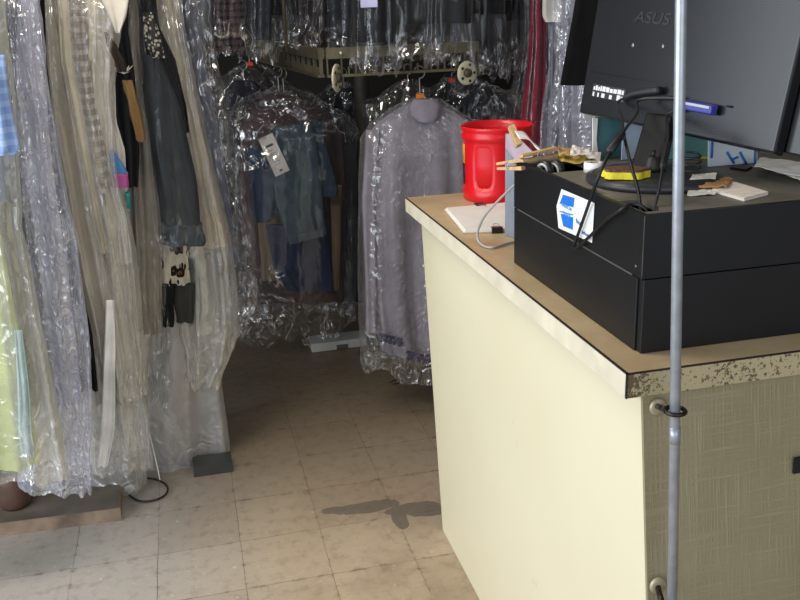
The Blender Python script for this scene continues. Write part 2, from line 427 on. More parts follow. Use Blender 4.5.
box('edge_strip', (TX0-.001, TY0-.001, .899), (TX0+.002, TY1, ZT-.0016), M_EDGEL, ct)['label'] = 'pale edge strip along the aisle side'
box('edge_strip', (TX0-.001, TY0-.002, .899), (TX1, TY0+.002, ZT-.0016), M_EDGEF, ct)['label'] = 'brown speckled worn front edge strip'
bm = bmesh.new()
addbox(bm, (TX0-.0015, TY0-.0025, ZT-.0016), (TX0+.0025, TY1, ZT+.0003)); addbox(bm, (TX0-.0015, TY0-.0025, ZT-.0016), (TX1, TY0+.0012, ZT+.0003))
addbox(bm, (TX0-.0018, TY0-.0028, .899), (TX0+.0004, TY0-.0006, ZT))
frombm('edge_seam', bm, M_BLACKLINE, ct)
# black tape scrap on the front
q = atz(795, 467, .8); t = at(796, 466, fy(.73)-.005)
box('black_tape_patch', (t.x-.004, t.y-.002, t.z-.012), (t.x+.03, t.y+.002, t.z+.014), plain('black_tape', '#15110f', .6), ct)

# ---- steel rod and its eye bolts
M_STEEL = plain('galvanised_steel', '#aeb4bd', .38, metal=.6, var=.1, vs=60)
M_DKSTEEL = plain('dark_steel', '#3a3733', .4, metal=.8)
ra, rb_ = at(681, 0, 1.045), at(672.3, 600, .985)
dr = (ra-rb_).normalized()
r0 = rb_-dr*(rb_.z-.0)/dr.z; r1 = ra+dr*(2.75-ra.z)/dr.z
rodt = thing('steel_rod', 'tall thin galvanised steel rod standing at the front corner of the counter', 'rod', r0)
tube('shaft', [r0, r1], .0072, M_STEEL, rodt, n=16, sub=1)
rj = rb_+dr*((at(673, 432, 1.03).z-rb_.z)/dr.z)
tube('joint_sleeve', [rj-dr*.002, rj+dr*.022], .0078, M_STEEL, rodt, n=16, sub=1)
for yy, nm in ((410, 'upper'), (596, 'lower')):
    k_ = 0 if nm == 'upper' else 1; z = at(672, yy, 1.01).z
    c = rb_+dr*((z-rb_.z)/dr.z)
    e = thing('eye_bolt', f'{nm} dark eye bolt holding the steel rod to the counter front', 'bolt', c, 'eye bolts on the rod')
    ring = [c+Vector((.0135*math.cos(a), .0135*math.sin(a), .0)) for a in [2*PI*i/20 for i in range(21)]]
    tube('ring', ring, .0032, M_DKSTEEL, e, n=8, sub=1)
    d = at(657, yy-4 if k_ == 0 else yy-12, fy(z)-.008)
    tube('shank', [c+Vector((-.010, .008, 0)), d], .0045, M_DKSTEEL, e, n=8, sub=1)
    lathe('washer', [(0.001, 0), (.013, 0), (.014, .003), (.011, .006), (.001, .006)], plain('cream_worn_metal', '#b6ab90', .45, metal=.4), e,
          M=Matrix.Translation((d.x, d.y-.001, d.z)) @ Matrix.Rotation(PI/2, 4, 'X'))

# ================================================================== BLACK TWO-TIER BOX
M_BLK = plain('black_laminate', '#0f1014', .42, var=.15, vs=8)
M_BLKTOP = plain('dusty_black_top', '#716c60', .55, var=.3, vs=7)
M_HOLE = plain('dark_hole', '#070707', .9)
M_CHIP = plain('chipped_edge', '#55544f', .7)
BX0, BX1, BY0, BY1 = .622, 1.17, 1.14, 1.665
ZB1, ZB2 = 1.053, 1.147
bt = thing('counter_organizer_box', 'black two-tier laminate box on the counter under the monitor', 'box', (.9, 1.4, ZT))
bm = bmesh.new(); addbox(bm, (BX0, BY0+.013, ZT+.0005), (BX1, BY1, ZB1-.0015)); frombm('lower_tier', bm, M_BLK, bt, bevel=.0012)
bm = bmesh.new(); addbox(bm, (BX0+.003, BY0-.002, ZT+.0005), (BX1, BY0+.0125, ZB1-.0015)); frombm('drawer_front', bm, M_BLK, bt, bevel=.0012)
# upper tier: walls + perforated top
holes = []
def hole(px0, px1, dx=0.):
    a, b = atz(*px0, ZB2), atz(*px1, ZB2); holes.append((min(a.x, b.x), max(a.x, b.x), min(a.y, b.y), max(a.y, b.y)))
holes += [(.634, .668, 1.165, 1.245), (.632, .648, 1.30, 1.35), (.632, .72, 1.505, 1.615)]
bm = bmesh.new()
addbox(bm, (BX0, BY0, ZB1), (BX1, BY0+.01, ZB2)); addbox(bm, (BX0, BY1-.01, ZB1), (BX1, BY1, ZB2))
addbox(bm, (BX0, BY0+.0101, ZB1), (BX0+.009, BY1-.0101, ZB2)); addbox(bm, (BX1-.01, BY0+.0101, ZB1), (BX1, BY1-.0101, ZB2)); addbox(bm, (BX0+.0092, BY0+.0102, ZB1+.0005), (BX1-.0102, BY1-.0102, ZB1+.006))
frombm('upper_tier', bm, M_BLK, bt)
xs = sorted({BX0+.0085, BX1-.009}.union(*[{h[0], h[1]} for h in holes])); ys = sorted({BY0+.009, BY1-.009}.union(*[{h[2], h[3]} for h in holes]))
bm = bmesh.new()
for i in range(len(xs)-1):
    for j in range(len(ys)-1):
        cx, cy = (xs[i]+xs[i+1])/2, (ys[j]+ys[j+1])/2
        if any(h[0] < cx < h[1] and h[2] < cy < h[3] for h in holes): continue
        addbox(bm, (xs[i], ys[j], ZB2-.008), (xs[i+1], ys[j+1], ZB2-.0005))
bmesh.ops.remove_doubles(bm, verts=bm.verts, dist=1e-5)
frombm('top_panel', bm, M_BLKTOP, bt)['label'] = 'dusty grey-black top panel with cut-outs'
bm = bmesh.new()
addbox(bm, (BX0+.0095, BY0+.011, ZB1+.0065), (BX1-.0105, BY1-.011, ZB1+.012))
frombm('inner_floor', bm, M_HOLE, bt)
bm = bmesh.new()
addbox(bm, (BX0-.0003, BY0+.03, ZB1-.002), (BX0+.002, BY1-.02, ZB1+.0002)); pass
addbox(bm, (BX0-.0004, BY0-.0004, ZB1+.003), (BX0+.0006, BY0+.0006, ZB2))
frombm('worn_edges', bm, M_CHIP, bt)
lathe('screw', [(.0005, 0), (.0022, 0), (.0022, .001), (.0005, .001)], plain('screw_metal', '#9a9a9a', .3, metal=1), bt, n=12,
      M=Matrix.Translation((BX0-.0004, 1.158, 1.068)) @ Matrix.Rotation(-PI/2, 4, 'Y'))
# sticker on the aisle side
st_ = thing('card_sticker', 'white and blue payment card sticker on the side of the black box', 'sticker', (BX0, 1.4, 1.1))
def sp_(x, y, e=.0008): 
    v = atx(x, y, BX0-e); return v
WH = plain('sticker_white', '#f3f5f7', .35, var=.02); BL = plain('sticker_blue', '#2277dd', .35, var=.04)
out = [(561.5, 189), (594.5, 203), (592, 243), (588, 241), (558.5, 228), (556.5, 206)]
vs = [sp_(*q, .0004) for q in out]+[sp_(*q, .0012) for q in out]; m_ = len(out)
mesh('backing', vs, [tuple(range(m_)), tuple(range(m_, 2*m_))]+[(i, (i+1) % m_, m_+(i+1) % m_, m_+i) for i in range(m_)], WH, st_, False)
for nm, poly in (('blue_panel', [(563, 194.5), (574.5, 198), (573.5, 207.5), (559.5, 203.5)]), ('blue_panel', [(560.5, 213.5), (573.3, 217.5), (572.8, 230), (563, 226)]),
                 ('blue_panel', [(559.2, 210.6), (573.4, 214.4), (573.3, 215.6), (559.5, 211.8)])):
    vs = [sp_(*q, .0015) for q in poly]+[sp_(*q, .0011) for q in poly]
    mesh(nm, vs, [(0, 1, 2, 3), (7, 6, 5, 4), (0, 1, 5, 4), (1, 2, 6, 5), (2, 3, 7, 6), (3, 0, 4, 7)], BL, st_, False)['label'] = 'blue panel'
LB = plain('sticker_text_blue', '#5aa0e8', .35, var=.02); DB = plain('sticker_dark_blue', '#3568b5', .35, var=.02)
for s, px, sz, mt in (('AMERICAN', (566.6, 207.2), .0085, LB), ('EXPRESS', (566.6, 214.5), .0085, LB), ('Now', (579, 222.5), .012, DB), ('welcome', (586, 234), .0095, DB)):
    c = sp_(*px, .0016)
    Mx = basis(c, (0, -1, -.02), (0, 0, 1))
    text('lettering', s, sz, Mx, mt, st_, .0003)

# ================================================================== MONITOR
M_MON = plain('monitor_black_plastic', '#17181c', .24, var=.06, vs=5)
M_MON2 = plain('monitor_gloss_bezel', '#0b0b0d', .22, var=.05)
A, B = at(577, 114, 1.60), at(775, 157, 1.20)
ex = (B-A).normalized(); back_n = Vector((ex.y, -ex.x, 0)).normalized()   # towards the aisle
if back_n.x > 0: back_n = -back_n
ey = (Vector((0, 0, 1))-back_n*.12); ey = (ey-ex*ey.dot(ex)).normalized(); ez = ex.cross(ey)
if ez.dot(back_n) < 0: ez = -ez
W = (B-A).length; HT = .30
mo = thing('computer_monitor', 'black flat computer monitor seen from behind on top of the black box', 'monitor', (.76, 1.35, ZB2))
def mp_(x, y, z): return A+ex*x+ey*y+ez*z
bm = bmesh.new()
def hx(bm, x0, x1, y0, y1, z0, z1, ins=0.):
    hexa(bm, [mp_(x0, y0, z0), mp_(x1, y0, z0), mp_(x1, y1, z0), mp_(x0, y1, z0), mp_(x0+ins, y0+ins, z1), mp_(x1-ins, y0+ins, z1), mp_(x1-ins, y1-ins, z1), mp_(x0+ins, y1-ins, z1)])
hx(bm, 0, W, 0, HT, -.022, 0, .004)
frombm('rear_housing', bm, M_MON, mo, bevel=.004, seg=3, smooth=False)
bm = bmesh.new(); hx(bm, -.006, W+.03, .006, HT+.012, -.036, -.0225); frombm('screen_bezel', bm, M_MON2, mo, bevel=.003)
# raised ledge below the port recess
bm = bmesh.new(); hx(bm, .012, W-.012, .0792, .0804, -.001, .0004); frombm('housing_groove', bm, M_MON2, mo)
def on_mon(x, y, e=0.):
    # intersection of a view ray with the housing back plane
    d = ray(x, y); t = (A-EYE).dot(ez)/d.dot(ez); return EYE+d*t+ez*e
def mloc(x, y):
    v = on_mon(x, y)-A; return v.dot(ex), v.dot(ey)
MM = lambda x, y, e: basis(on_mon(x, y, e), ex, ey)
M_LOGO = plain('embossed_logo', '#2b2c30', .3, var=.03)
text('embossed_logo', 'ASUS', .027, MM(652, 18.5, .0005), M_LOGO, mo, .0006, sx=1.25, shear=.15)
for sx_, sy_ in ((633, 45.5), (663, 46.5)):
    lathe('mounting_screw', [(.0005, 0), (.0038, 0), (.0032, .0012), (.0005, .0012)], plain('screw_metal2', '#8b8b88', .35, metal=.9), mo, n=14, M=MM(sx_, sy_, .0002))
c = on_mon(609, 91, .0008)
lx, ly = mloc(594, 84); lx2, ly2 = mloc(625, 99)
bm = bmesh.new(); hexa(bm, [mp_(lx, ly-.022, .0003), mp_(lx2, ly-.022, .0003), mp_(lx2, ly+.001, .0003), mp_(lx, ly+.001, .0003), mp_(lx, ly-.022, .0009), mp_(lx2, ly-.022, .0009), mp_(lx2, ly+.001, .0009), mp_(lx, ly+.001, .0009)])
frombm('serial_label', bm, plain('label_dark', '#222226', .4), mo)['label'] = 'black and white printed serial label'
rnd = random.Random(4); bm = bmesh.new(); x = lx+.002
while x < lx2-.004:
    w = rnd.uniform(.002, .009)
    for r_ in range(2):
        if rnd.random() < .85: hx(bm, x, min(x+w, lx2), ly-.021+r_*.011, ly-.0115+r_*.011+rnd.uniform(-.003, 0), .0009, .0013)
    x += w+.0016
lb = frombm('label_print', bm, plain('label_white', '#dfe0e2', .4), mo)
bm = bmesh.new()
for i in range(22):
    for j in range(3):
        vx, vy = mloc(690+i*2, 125+i*.42+j*3); hx(bm, vx, vx+.0014, vy, vy+.0014, -.001, .0006)
frombm('vent_dots', bm, plain('vent_grey', '#3d3d40', .5), mo)
vx, vy = mloc(730, 107); bm = bmesh.new(); hx(bm, vx-.004, vx+.004, vy-.001, vy+.002, .004, .0009); frombm('lock_slot', bm, M_HOLE, mo)
# stand
bc = Vector((.757, 1.365, ZB2))
lathe('stand_base', [(.001, .0), (.108, 0), (.112, .004), (.110, .011), (.1, .0145), (.001, .016)], plain('stand_plastic', '#303034', .4, var=.1, vs=12), mo, c=bc, n=64)
nk0 = bc+Vector((-.0, .02, .014)); nk1 = A+ex*W*.45+ey*.03-ez*.008
bm = bmesh.new(); s_ = Vector((ex.x, ex.y, 0)).normalized(); f_ = ez
hexa(bm, [nk0-s_*.03-f_*.012, nk0+s_*.03-f_*.012, nk0+s_*.03+f_*.012, nk0-s_*.03+f_*.012, nk1-s_*.028-f_*.012, nk1+s_*.028-f_*.012, nk1+s_*.028+f_*.01, nk1-s_*.028+f_*.01])
frombm('stand_neck', bm, M_MON, mo, bevel=.004)
# cables
M_CAB = plain('cable_rubber', '#17171a', .45, var=.05)
M_PLUG = plain('plug_plastic', '#232327', .5)
cb = thing('power_cable', 'black power cable from the monitor drooping into the box cut-out', 'cable', on_mon(655, 93))
p0 = on_mon(660, 90, .012)
tube('plug', [on_mon(664, 90.5, .010), on_mon(640, 94, .013), on_mon(630, 98, .014)], .006, M_PLUG, cb, n=10, rf=lambda t: 1.15-.5*t)
tube('cord', [on_mon(632, 97, .014), on_mon(624, 104, .018), at(622, 118, 1.40), at(623.5, 133, 1.34), at(631, 165, 1.26), at(638, 190, 1.225), Vector((.648, 1.2, 1.135)), Vector((.65, 1.2, 1.085))], .0026, M_CAB, cb)
cb = thing('video_cable', 'black monitor cable with a thick ferrite lump looping over the box side', 'cable', on_mon(660, 100))
xs_ = BX0-.008
tube('cord', [on_mon(684, 99, .014), on_mon(668, 98.5, .02), on_mon(650, 101, .03), at(637, 113, 1.4), at(626, 128, 1.33), at(611, 150, 1.29), atx(598, 178, xs_-.004), atx(586, 212, xs_), atx(575, 243, xs_), atx(573.5, 248, xs_), atx(578, 246.5, xs_), atx(590, 236, xs_), atx(606, 220, xs_), atx(620, 210.5, xs_-.001), Vector((.634, 1.2, ZB2+.004)), Vector((.650, 1.185, 1.14)), Vector((.652, 1.183, 1.085))], .0027, M_CAB, cb)
tube('ferrite_core', [at(622, 133.5, 1.318), at(609, 152.5, 1.288)], .0068, M_PLUG, cb, n=12, sub=1)
cb = thing('vga_cable', 'blue-plugged monitor cable hanging behind the steel rod', 'cable', on_mon(700, 106))
M_BLUE = plain('blue_plug', '#3a3f9a', .4)
bm = bmesh.new(); x0, y0 = mloc(688, 97); x1, y1 = mloc(719, 115)
hx(bm, x0, x1, y1-.002, y0-.004, .0055, .020, .002); frombm('plug', bm, M_BLUE, cb, bevel=.002)['label'] = 'blue plug'
bm = bmesh.new(); hx(bm, x0+.002, x1-.006, y0-.011, y0-.007, .0195, .021); frombm('plug_strip', bm, plain('pale_plug_strip', '#b8bac2', .4), cb)
tube('cord', [on_mon(690, 108, .014), on_mon(676, 116, .022), at(668, 135, 1.32), at(663.5, 160, 1.25), at(660, 185, 1.205), Vector((.660, 1.185, 1.135)), Vector((.660, 1.185, 1.085))], .0024, M_CAB, cb)
tube('strain_relief', [at(666.5, 143, 1.30), at(662.5, 168, 1.235)], .0042, M_PLUG, cb, n=10, sub=1)

# ================================================================== THINGS ON THE BOX
M_WOOD = plain('clothespin_wood', '#cda878', .6, var=.15, vs=80)
def slab_obj(name, pts, th, mat, label, cat, parent=None, group=None, nrm=Vector((0, 0, 1))):
    m = len(pts); vs = [Vector(q) for q in pts]+[Vector(q)+nrm*th for q in pts]
    o = mesh(name, vs, [tuple(range(m))[::-1], tuple(range(m, 2*m))]+[(i, (i+1) % m, m+(i+1) % m, m+i) for i in range(m)], mat, parent, False)
    if label: tag(o, label, cat, group)
    return o
def paper(name, pts, mat, label, cat, z0, nx=10, ny=10, amp=.004, seed=1, lift=.0, parent=None, group=None, th=.0008):
    """crumpled sheet over a 4-corner patch"""
    a, b, c, d = [Vector(q) for q in pts]; vs, fs = [], []
    for side in (0, 1):
        for j in range(ny+1):
            for i in range(nx+1):
                u, v = i/nx, j/ny; p = a*(1-u)*(1-v)+b*u*(1-v)+c*u*v+d*(1-u)*v
                h = (noise.noise(Vector((u*3+seed, v*3, seed*1.3)))+.5*noise.noise(Vector((u*7+seed, v*7, seed*.3))))*amp
                vs.append(p+Vector((0, 0, abs(h)+lift*u*v+th*side)))
    m = (nx+1)*(ny+1)
    for j in range(ny):
        for i in range(nx):
            q = j*(nx+1)+i; fs.append((q, q+nx+1, q+nx+2, q+1)); fs.append((m+q, m+q+1, m+q+nx+2, m+q+nx+1))
    bd = [i for i in range(nx)]+[j*(nx+1)+nx for j in range(ny)]+[ny*(nx+1)+nx-i for i in range(nx)]+[(ny-j)*(nx+1) for j in range(ny)]
    for k in range(len(bd)):
        x, y = bd[k], bd[(k+1) % len(bd)]; fs.append((x, y, m+y, m+x))
    o = mesh(name, vs, fs, mat, parent, False)
    if label: tag(o, label, cat, group)
    return o
def clothespin(label, p, q, w=.012, th=.008, up=Vector((0, 0, 1)), ang=.08):
    p, q = Vector(p), Vector(q); d = (q-p).normalized(); L = (q-p).length
    t = thing('clothespin', label, 'clothespin', (p+q)/2, 'wooden clothespins')
    s = d.cross(up).normalized(); u2 = s.cross(d)
    for k in (-1, 1):
        M = basis(p+u2*(k*.0035), d, s) @ Matrix.Rotation(-k*ang, 4, 'Y') if False else basis(p+u2*(k*.0045), (d*math.cos(ang)-u2*k*math.sin(ang)*-1*.6), s)
        bm = bmesh.new()
        hexa(bm, [M @ Vector(v) for v in ((0, -w/2, -.0026), (L, -w/2, -.0038), (L, w/2, -.0038), (0, w/2, -.0026), (0, -w/2, .0026), (L, -w/2, .0038), (L, w/2, .0038), (0, w/2, .0026))])
        frombm('prong', bm, M_WOOD, t, bevel=.0008)
    c = p+d*L*.45
    tube('spring', [c+s*(w/2+.001)+u2*(.007*math.cos(a))+d*(.003*math.sin(a)) for a in [2*PI*i/14 for i in range(15)]], .0008, M_STEEL, t, n=6, sub=1)
    return t
ztop = ZB2+.004
clothespin('pale wooden clothespin jutting out from the far edge of the black box', at(498.5, 166, 1.66), at(523, 164, 1.60))
clothespin('weathered wooden clothespin resting flat across the pen compartment', at(521, 158.5, 1.58), at(556, 152, 1.60), ang=.04)
clothespin('upright tilted clothespin gripping a curl of white paper', at(511, 126, 1.66), at(519, 146, 1.64), up=Vector((0, 1, 0)), ang=.05)
# white curl of paper held by the pin
M_PAPER = plain('white_paper', '#efece6', .7, var=.05, vs=12)
vs, fs = [], []
pp = [at(514.5, 134, 1.63), at(524, 135, 1.63), at(531, 143, 1.62), at(540, 151, 1.60)]
pp = spline(pp, 5)
for p_ in pp: vs += [p_+Vector((0, 0, .006)), p_+Vector((.002, -.02, -.006)), p_+Vector((.002, -.02, -.007)), p_+Vector((0, 0, .005))]
for i in range(len(pp)-1):
    for k in range(4): fs.append((4*i+k, 4*i+(k+1) % 4, 4*i+4+(k+1) % 4, 4*i+4+k))
fs += [(0, 1, 2, 3), tuple(4*(len(pp)-1)+k for k in (3, 2, 1, 0))]
tag(mesh('curled_paper_slip', vs, fs, M_PAPER), 'curled white paper slip sticking up beside the red bucket', 'paper')
# rolls in the compartment
for i, (px, lab) in enumerate(((547.5, 'left white-edged tape roll upright in the pen compartment'), (556, 'right white-edged tape roll upright in the pen compartment'))):
    c = Vector((.648+i*.020, 1.575-i*.004, ZB2-.011))
    t = thing('tape_roll', lab, 'tape', c, 'tape rolls in the compartment')
    Mr = Matrix.Translation(c) @ Matrix.Rotation(.35, 4, 'Z') @ Matrix.Rotation(PI/2, 4, 'Y')
    lathe('tape', [(.013, -.006), (.021, -.006), (.021, .006), (.013, .006)], plain('dark_tape', '#2b2d30', .35), t, M=Mr, n=28, closed=True)
    lathe('core', [(.012, -.0065), (.0165, -.0065), (.0165, .0065), (.012, .0065)], plain('white_core', '#cfcfca', .5), t, M=Mr, n=28, closed=True)
# crumpled yellow paper and a white-pink slip
yp = thing('crumpled_wrapper', 'crumpled yellow plastic wrapper at the back of the black box', 'wrapper', atz(575, 160, ZB2))
paper('sheet', [atz(559, 163, ZB2+.002), atz(590, 165, ZB2+.002), atz(592, 155, ZB2+.008), atz(558, 150, ZB2+.012)], plain('yellow_wrapper', '#d8bd5a', .5, var=.35, vs=60), None, None, 0, amp=.012, seed=3, nx=6, ny=6, parent=yp)
paper('torn_flap', [atz(560, 156, ZB2+.014), atz(580, 160, ZB2+.012), atz(578, 152, ZB2+.016), atz(558, 148, ZB2+.02)], plain('tan_wrapper', '#b5955a', .6, var=.3, vs=60), None, None, 0, amp=.010, seed=8, nx=6, ny=6, parent=yp)
paper('receipt_slip', [atz(570, 155, ZB2+.022), atz(600, 161, ZB2+.012), atz(601, 154, ZB2+.014), atz(572, 148, ZB2+.026)], plain('pink_white_paper', '#e9ddd6', .7, var=.06, vs=15), 'pinkish white receipt lying on the yellow wrapper', 'receipt', 0, amp=.008, seed=5, group='loose paper on the box')
# white tape roll
c = atz(593.5, 172, ZB2); c = Vector((c.x, c.y, ZB2+.0005))
t = thing('white_tape_roll', 'white roll of tape lying flat beside the monitor stand base', 'tape', c)
lathe('roll', [(.0075, 0), (.0175, 0), (.0175, .017), (.0075, .017)], plain('tape_white', '#f1f1ee', .4, var=.03), t, c=c, n=36, closed=True)
lathe('core', [(.006, -.0005), (.0078, -.0005), (.0078, .0175), (.006, .0175)], plain('card_core', '#a08a66', .7), t, c=c, n=36, closed=True)
# wavy yellow sponge
cs = atz(625, 177, ZB2+.0165)
sg = thing('yellow_sponge', 'wavy yellow sponge with brown top on the monitor stand base', 'sponge', cs)
def wavy(name, z0, z1, grow_, mat):
    pts = []
    for k in range(60):
        a = 2*PI*k/60; r_ = 1+.10*math.sin(5*a+.6)
        v = Vector((.037*math.cos(a)*r_, .024*math.sin(a)*r_, 0))*grow_; v.rotate(Matrix.Rotation(-.45, 3, 'Z')); pts.append(v+cs)
    vs = [q+Vector((0, 0, z0)) for q in pts]+[q+Vector((0, 0, z1)) for q in pts]
    return mesh(name, vs, [tuple(range(60))[::-1], tuple(range(60, 120))]+[(i, (i+1) % 60, 60+(i+1) % 60, 60+i) for i in range(60)], mat, sg, False)
wavy('foam_body', 0, .011, 1., plain('yellow_foam', '#e6d62a', .8, var=.1, vs=120, bump=.3))
wavy('scrub_pad', .0112, .015, .97, plain('brown_scrub', '#6b4a3a', .9, var=.3, vs=150, bump=.4))
# dark clutter on the base, right of the neck
for lab, px, r_ in (('small dark plastic knob on the monitor stand base beside the neck', (652, 171), .013), ('small dark ring of coiled wire on the monitor stand base behind the rod', (690, 176), .015)):
    c = atz(*px, ZB2+.0165)
    if 'ring' in lab:
        t = tube('wire_coil', [c+Vector((r_*math.cos(a)*(1+.12*math.sin(3.3*a)), r_*math.sin(a), .004+.0016*a)) for a in [2*PI*i/12 for i in range(40)]], .0018, M_CAB, None, n=6, sub=2); tag(t, lab, 'wire')
    else:
        t = thing('knob', lab, 'knob', c)
        lathe('cap', [(.001, 0), (r_, 0), (r_*1.05, .006), (r_*.8, .02), (r_*.5, .024), (.001, .025)], plain('knob_dark', '#2e2b28', .5), t, c=c, n=24)
        tube('spindle', [c+Vector((0, 0, .024)), c+Vector((.003, .002, .034))], .003, M_DKSTEEL, t, n=8, sub=1)
# receipts at the front
rc = [atz(688, 193, ZB2), atz(705, 199, ZB2), atz(731, 186, ZB2), atz(714, 180, ZB2)]
t = thing('folded_receipt_bundle', 'folded bundle of brown and white tickets beside the steel rod', 'tickets', atz(708, 191, ZB2))
M_TICK = plain('ticket_brown', '#a37750', .7, var=.15, vs=20); M_TICKW = plain('ticket_white', '#e9e3d6', .7, var=.06, vs=30)
paper('bottom_ticket', [atz(687, 197, ZB2), atz(716, 195, ZB2), atz(715, 188, ZB2), atz(690, 189, ZB2)], M_TICKW, None, None, 0, amp=.003, seed=2, parent=t, th=.003)
paper('brown_ticket', [v+Vector((0, 0, .006)) for v in (atz(688, 192, ZB2), atz(726, 192, ZB2), atz(732, 184, ZB2), atz(712, 182, ZB2))], M_TICK, None, None, 0, amp=.006, seed=6, parent=t, th=.003)
paper('top_ticket', [v+Vector((0, 0, .012)) for v in (atz(689, 189, ZB2), atz(715, 187, ZB2), atz(716, 182, ZB2), atz(692, 184, ZB2))], M_TICKW, None, None, 0, amp=.003, seed=7, parent=t, th=.003)
t = thing('paper_booklet', 'thin white paper booklet lying near the front edge of the black box', 'booklet', atz(738, 193, ZB2))
M_PRINT = N('printed_paper')
def printed():
    n = M_PRINT; tc = n('ShaderNodeTexCoord'); ob = (tc, 'Object')
    mpn = n('ShaderNodeMapping', {0: ob, 'Rotation': (0, 0, .5), 'Scale': (40., 260., 1.)}); a = n('ShaderNodeTexNoise', {'Vector': mpn, 'Scale': 1., 'Detail': 2.})
    p = n('ShaderNodeBsdfPrincipled', {'Roughness': .6}); n.col(n.mix(n.math('MULTIPLY', n.ramp(a, [(.55, 0.), (.62, 1.)]), .35), rgb('#efe4d8'), rgb('#b08a70')), p); return n.done(p)
M_PR = printed()
bk = [atz(712, 192, ZB2), atz(744, 201.5, ZB2), atz(768, 195, ZB2), atz(728, 183, ZB2)]
slab_obj('pages', bk, .004, M_TICKW, None, None, t); slab_obj('cover', [v+Vector((0, 0, .0045)) for v in bk], .0008, M_PR, None, None, t)
# papers, board and black card at the back right
paper('yellow_note', [atz(697, 158, ZB2), atz(720, 161, ZB2), atz(736, 156, ZB2), atz(712, 152, ZB2)], plain('yellow_green_note', '#c6cf5c', .7, var=.05), 'yellow green paper note lying behind the monitor stand', 'note', 0, amp=.003, seed=9)
tag(slab_obj('black_card', [atz(730, 169, ZB2), atz(745, 171.5, ZB2), atz(752, 168.5, ZB2), atz(738, 166.5, ZB2)], .004, plain('card_black', '#121212', .5), None, None), 'small flat black card on the box top behind the monitor', 'card')
wb = thing('marker_sign', 'white sign with thick blue marker strokes standing behind the monitor', 'sign', at(735, 168, 1.44))
M_BM = plain('blue_marker', '#2c78c4', .5)
WBY = 1.44
def wbp(x, y, e=0.): v = at(x, y, WBY-e); return v
bq = [wbp(709, 165), wbp(757, 169.5), wbp(757, 144), wbp(709, 138)]
for v in bq[:2]: v.z = ZB2+.0005
slab_obj('board', bq, .004, plain('sign_white', '#dfe7ee', .4, var=.03), None, None, wb, nrm=Vector((0, 1, 0)))
for a_, b_ in (((727, 152), (734, 163)), ((740, 152), (747, 165)), ((733, 159), (738, 157)), ((712.5, 140), (711.5, 158)), ((755.5, 150), (755, 168))):
    tube('marker_stroke', [wbp(*a_, .001), wbp(*b_, .001)], .0022, M_BM, wb, n=8, sub=1)
def _b(x, Y):
    v = at(x, 155, Y); v.z = ZB2+.0005; return v
tl = thing('teal_folder', 'teal plastic folder standing behind the monitor with a pale torn edge', 'folder', _b(612, 1.60))
slab_obj('sheet', [_b(596, 1.60), _b(628, 1.60), at(628, 112, 1.60), at(596, 108, 1.60)], .006, plain('teal_plastic', '#47757a', .35, var=.2, vs=12), None, None, tl, nrm=Vector((0, 1, 0)))
slab_obj('torn_edge', [_b(593, 1.595), _b(599, 1.595), at(596.5, 140, 1.595), at(598, 118, 1.595), at(593, 118, 1.595)], .003, M_PAPER, None, None, tl, nrm=Vector((0, 1, 0)))
slab_obj('pale_blue_card', [_b(622, 1.57), _b(660, 1.57), at(660, 122, 1.57), at(624, 118, 1.57)], .004, plain('pale_blue_board', '#aab7c8', .5, var=.06), 'pale blue grey card standing upright behind the monitor neck', 'card', nrm=Vector((0, 1, 0)))
tl = thing('teal_bag', 'teal plastic packet standing behind the steel rod under the monitor', 'packet', _b(695, 1.54))
slab_obj('packet_front', [_b(668, 1.54), _b(712, 1.54), at(712, 134, 1.54), at(668, 128, 1.54)], .012, plain('teal_packet', '#6fa3a8', .3, var=.2, vs=14), None, None, tl, nrm=Vector((0, 1, 0)))
for i in range(3):
    o = paper('loose_sheet', [atz(754+i*10, 167+i*2, ZB2+.004+.006*(2-i)), atz(806+i*4, 178+i*4, ZB2+.004+.006*(2-i)), atz(812, 164+i*3, ZB2+.004+.006*(2-i)), atz(760+i*9, 158+i*2, ZB2+.004+.006*(2-i))], M_PAPER,
              ('backmost of the three white sheets stacked right of the blue-marked sign', 'middle one of the three white sheets stacked right of the blue-marked sign', 'front lowest of the three white sheets stacked right of the blue-marked sign')[i],
              'paper', 0, amp=.004, seed=20+i, group='white sheets by the sign')

# ================================================================== THINGS ON THE COUNTER
RC = Vector((.805, 2.285, ZT)); RR = .0925; RH = at(498, 129, RC.y-RR).z-ZT
bu = thing('red_bucket', 'bright red plastic tub with moulded side grips at the end of the counter', 'bucket', RC)
M_RED = plain('red_plastic', '#d8101f', .32, var=.06, vs=5)
prof = [(.001, .004), (.082, .004), (.088, 0), (RR*.985, .004), (RR, .03), (RR*.97, .035), (RR*.965, RH*.8), (RR*.985, RH*.815), (RR*1.02, RH*.83), (RR*1.03, RH*.87), (RR*1.01, RH*.9), (RR*1.0, RH*.93), (RR*1.02, RH*.95), (RR*1.04, RH*.985), (RR*1.02, RH), (RR*.98, RH*.99), (RR*.95, RH*.9), (RR*.93, RH*.5), (RR*.92, .02), (.001, .018)]
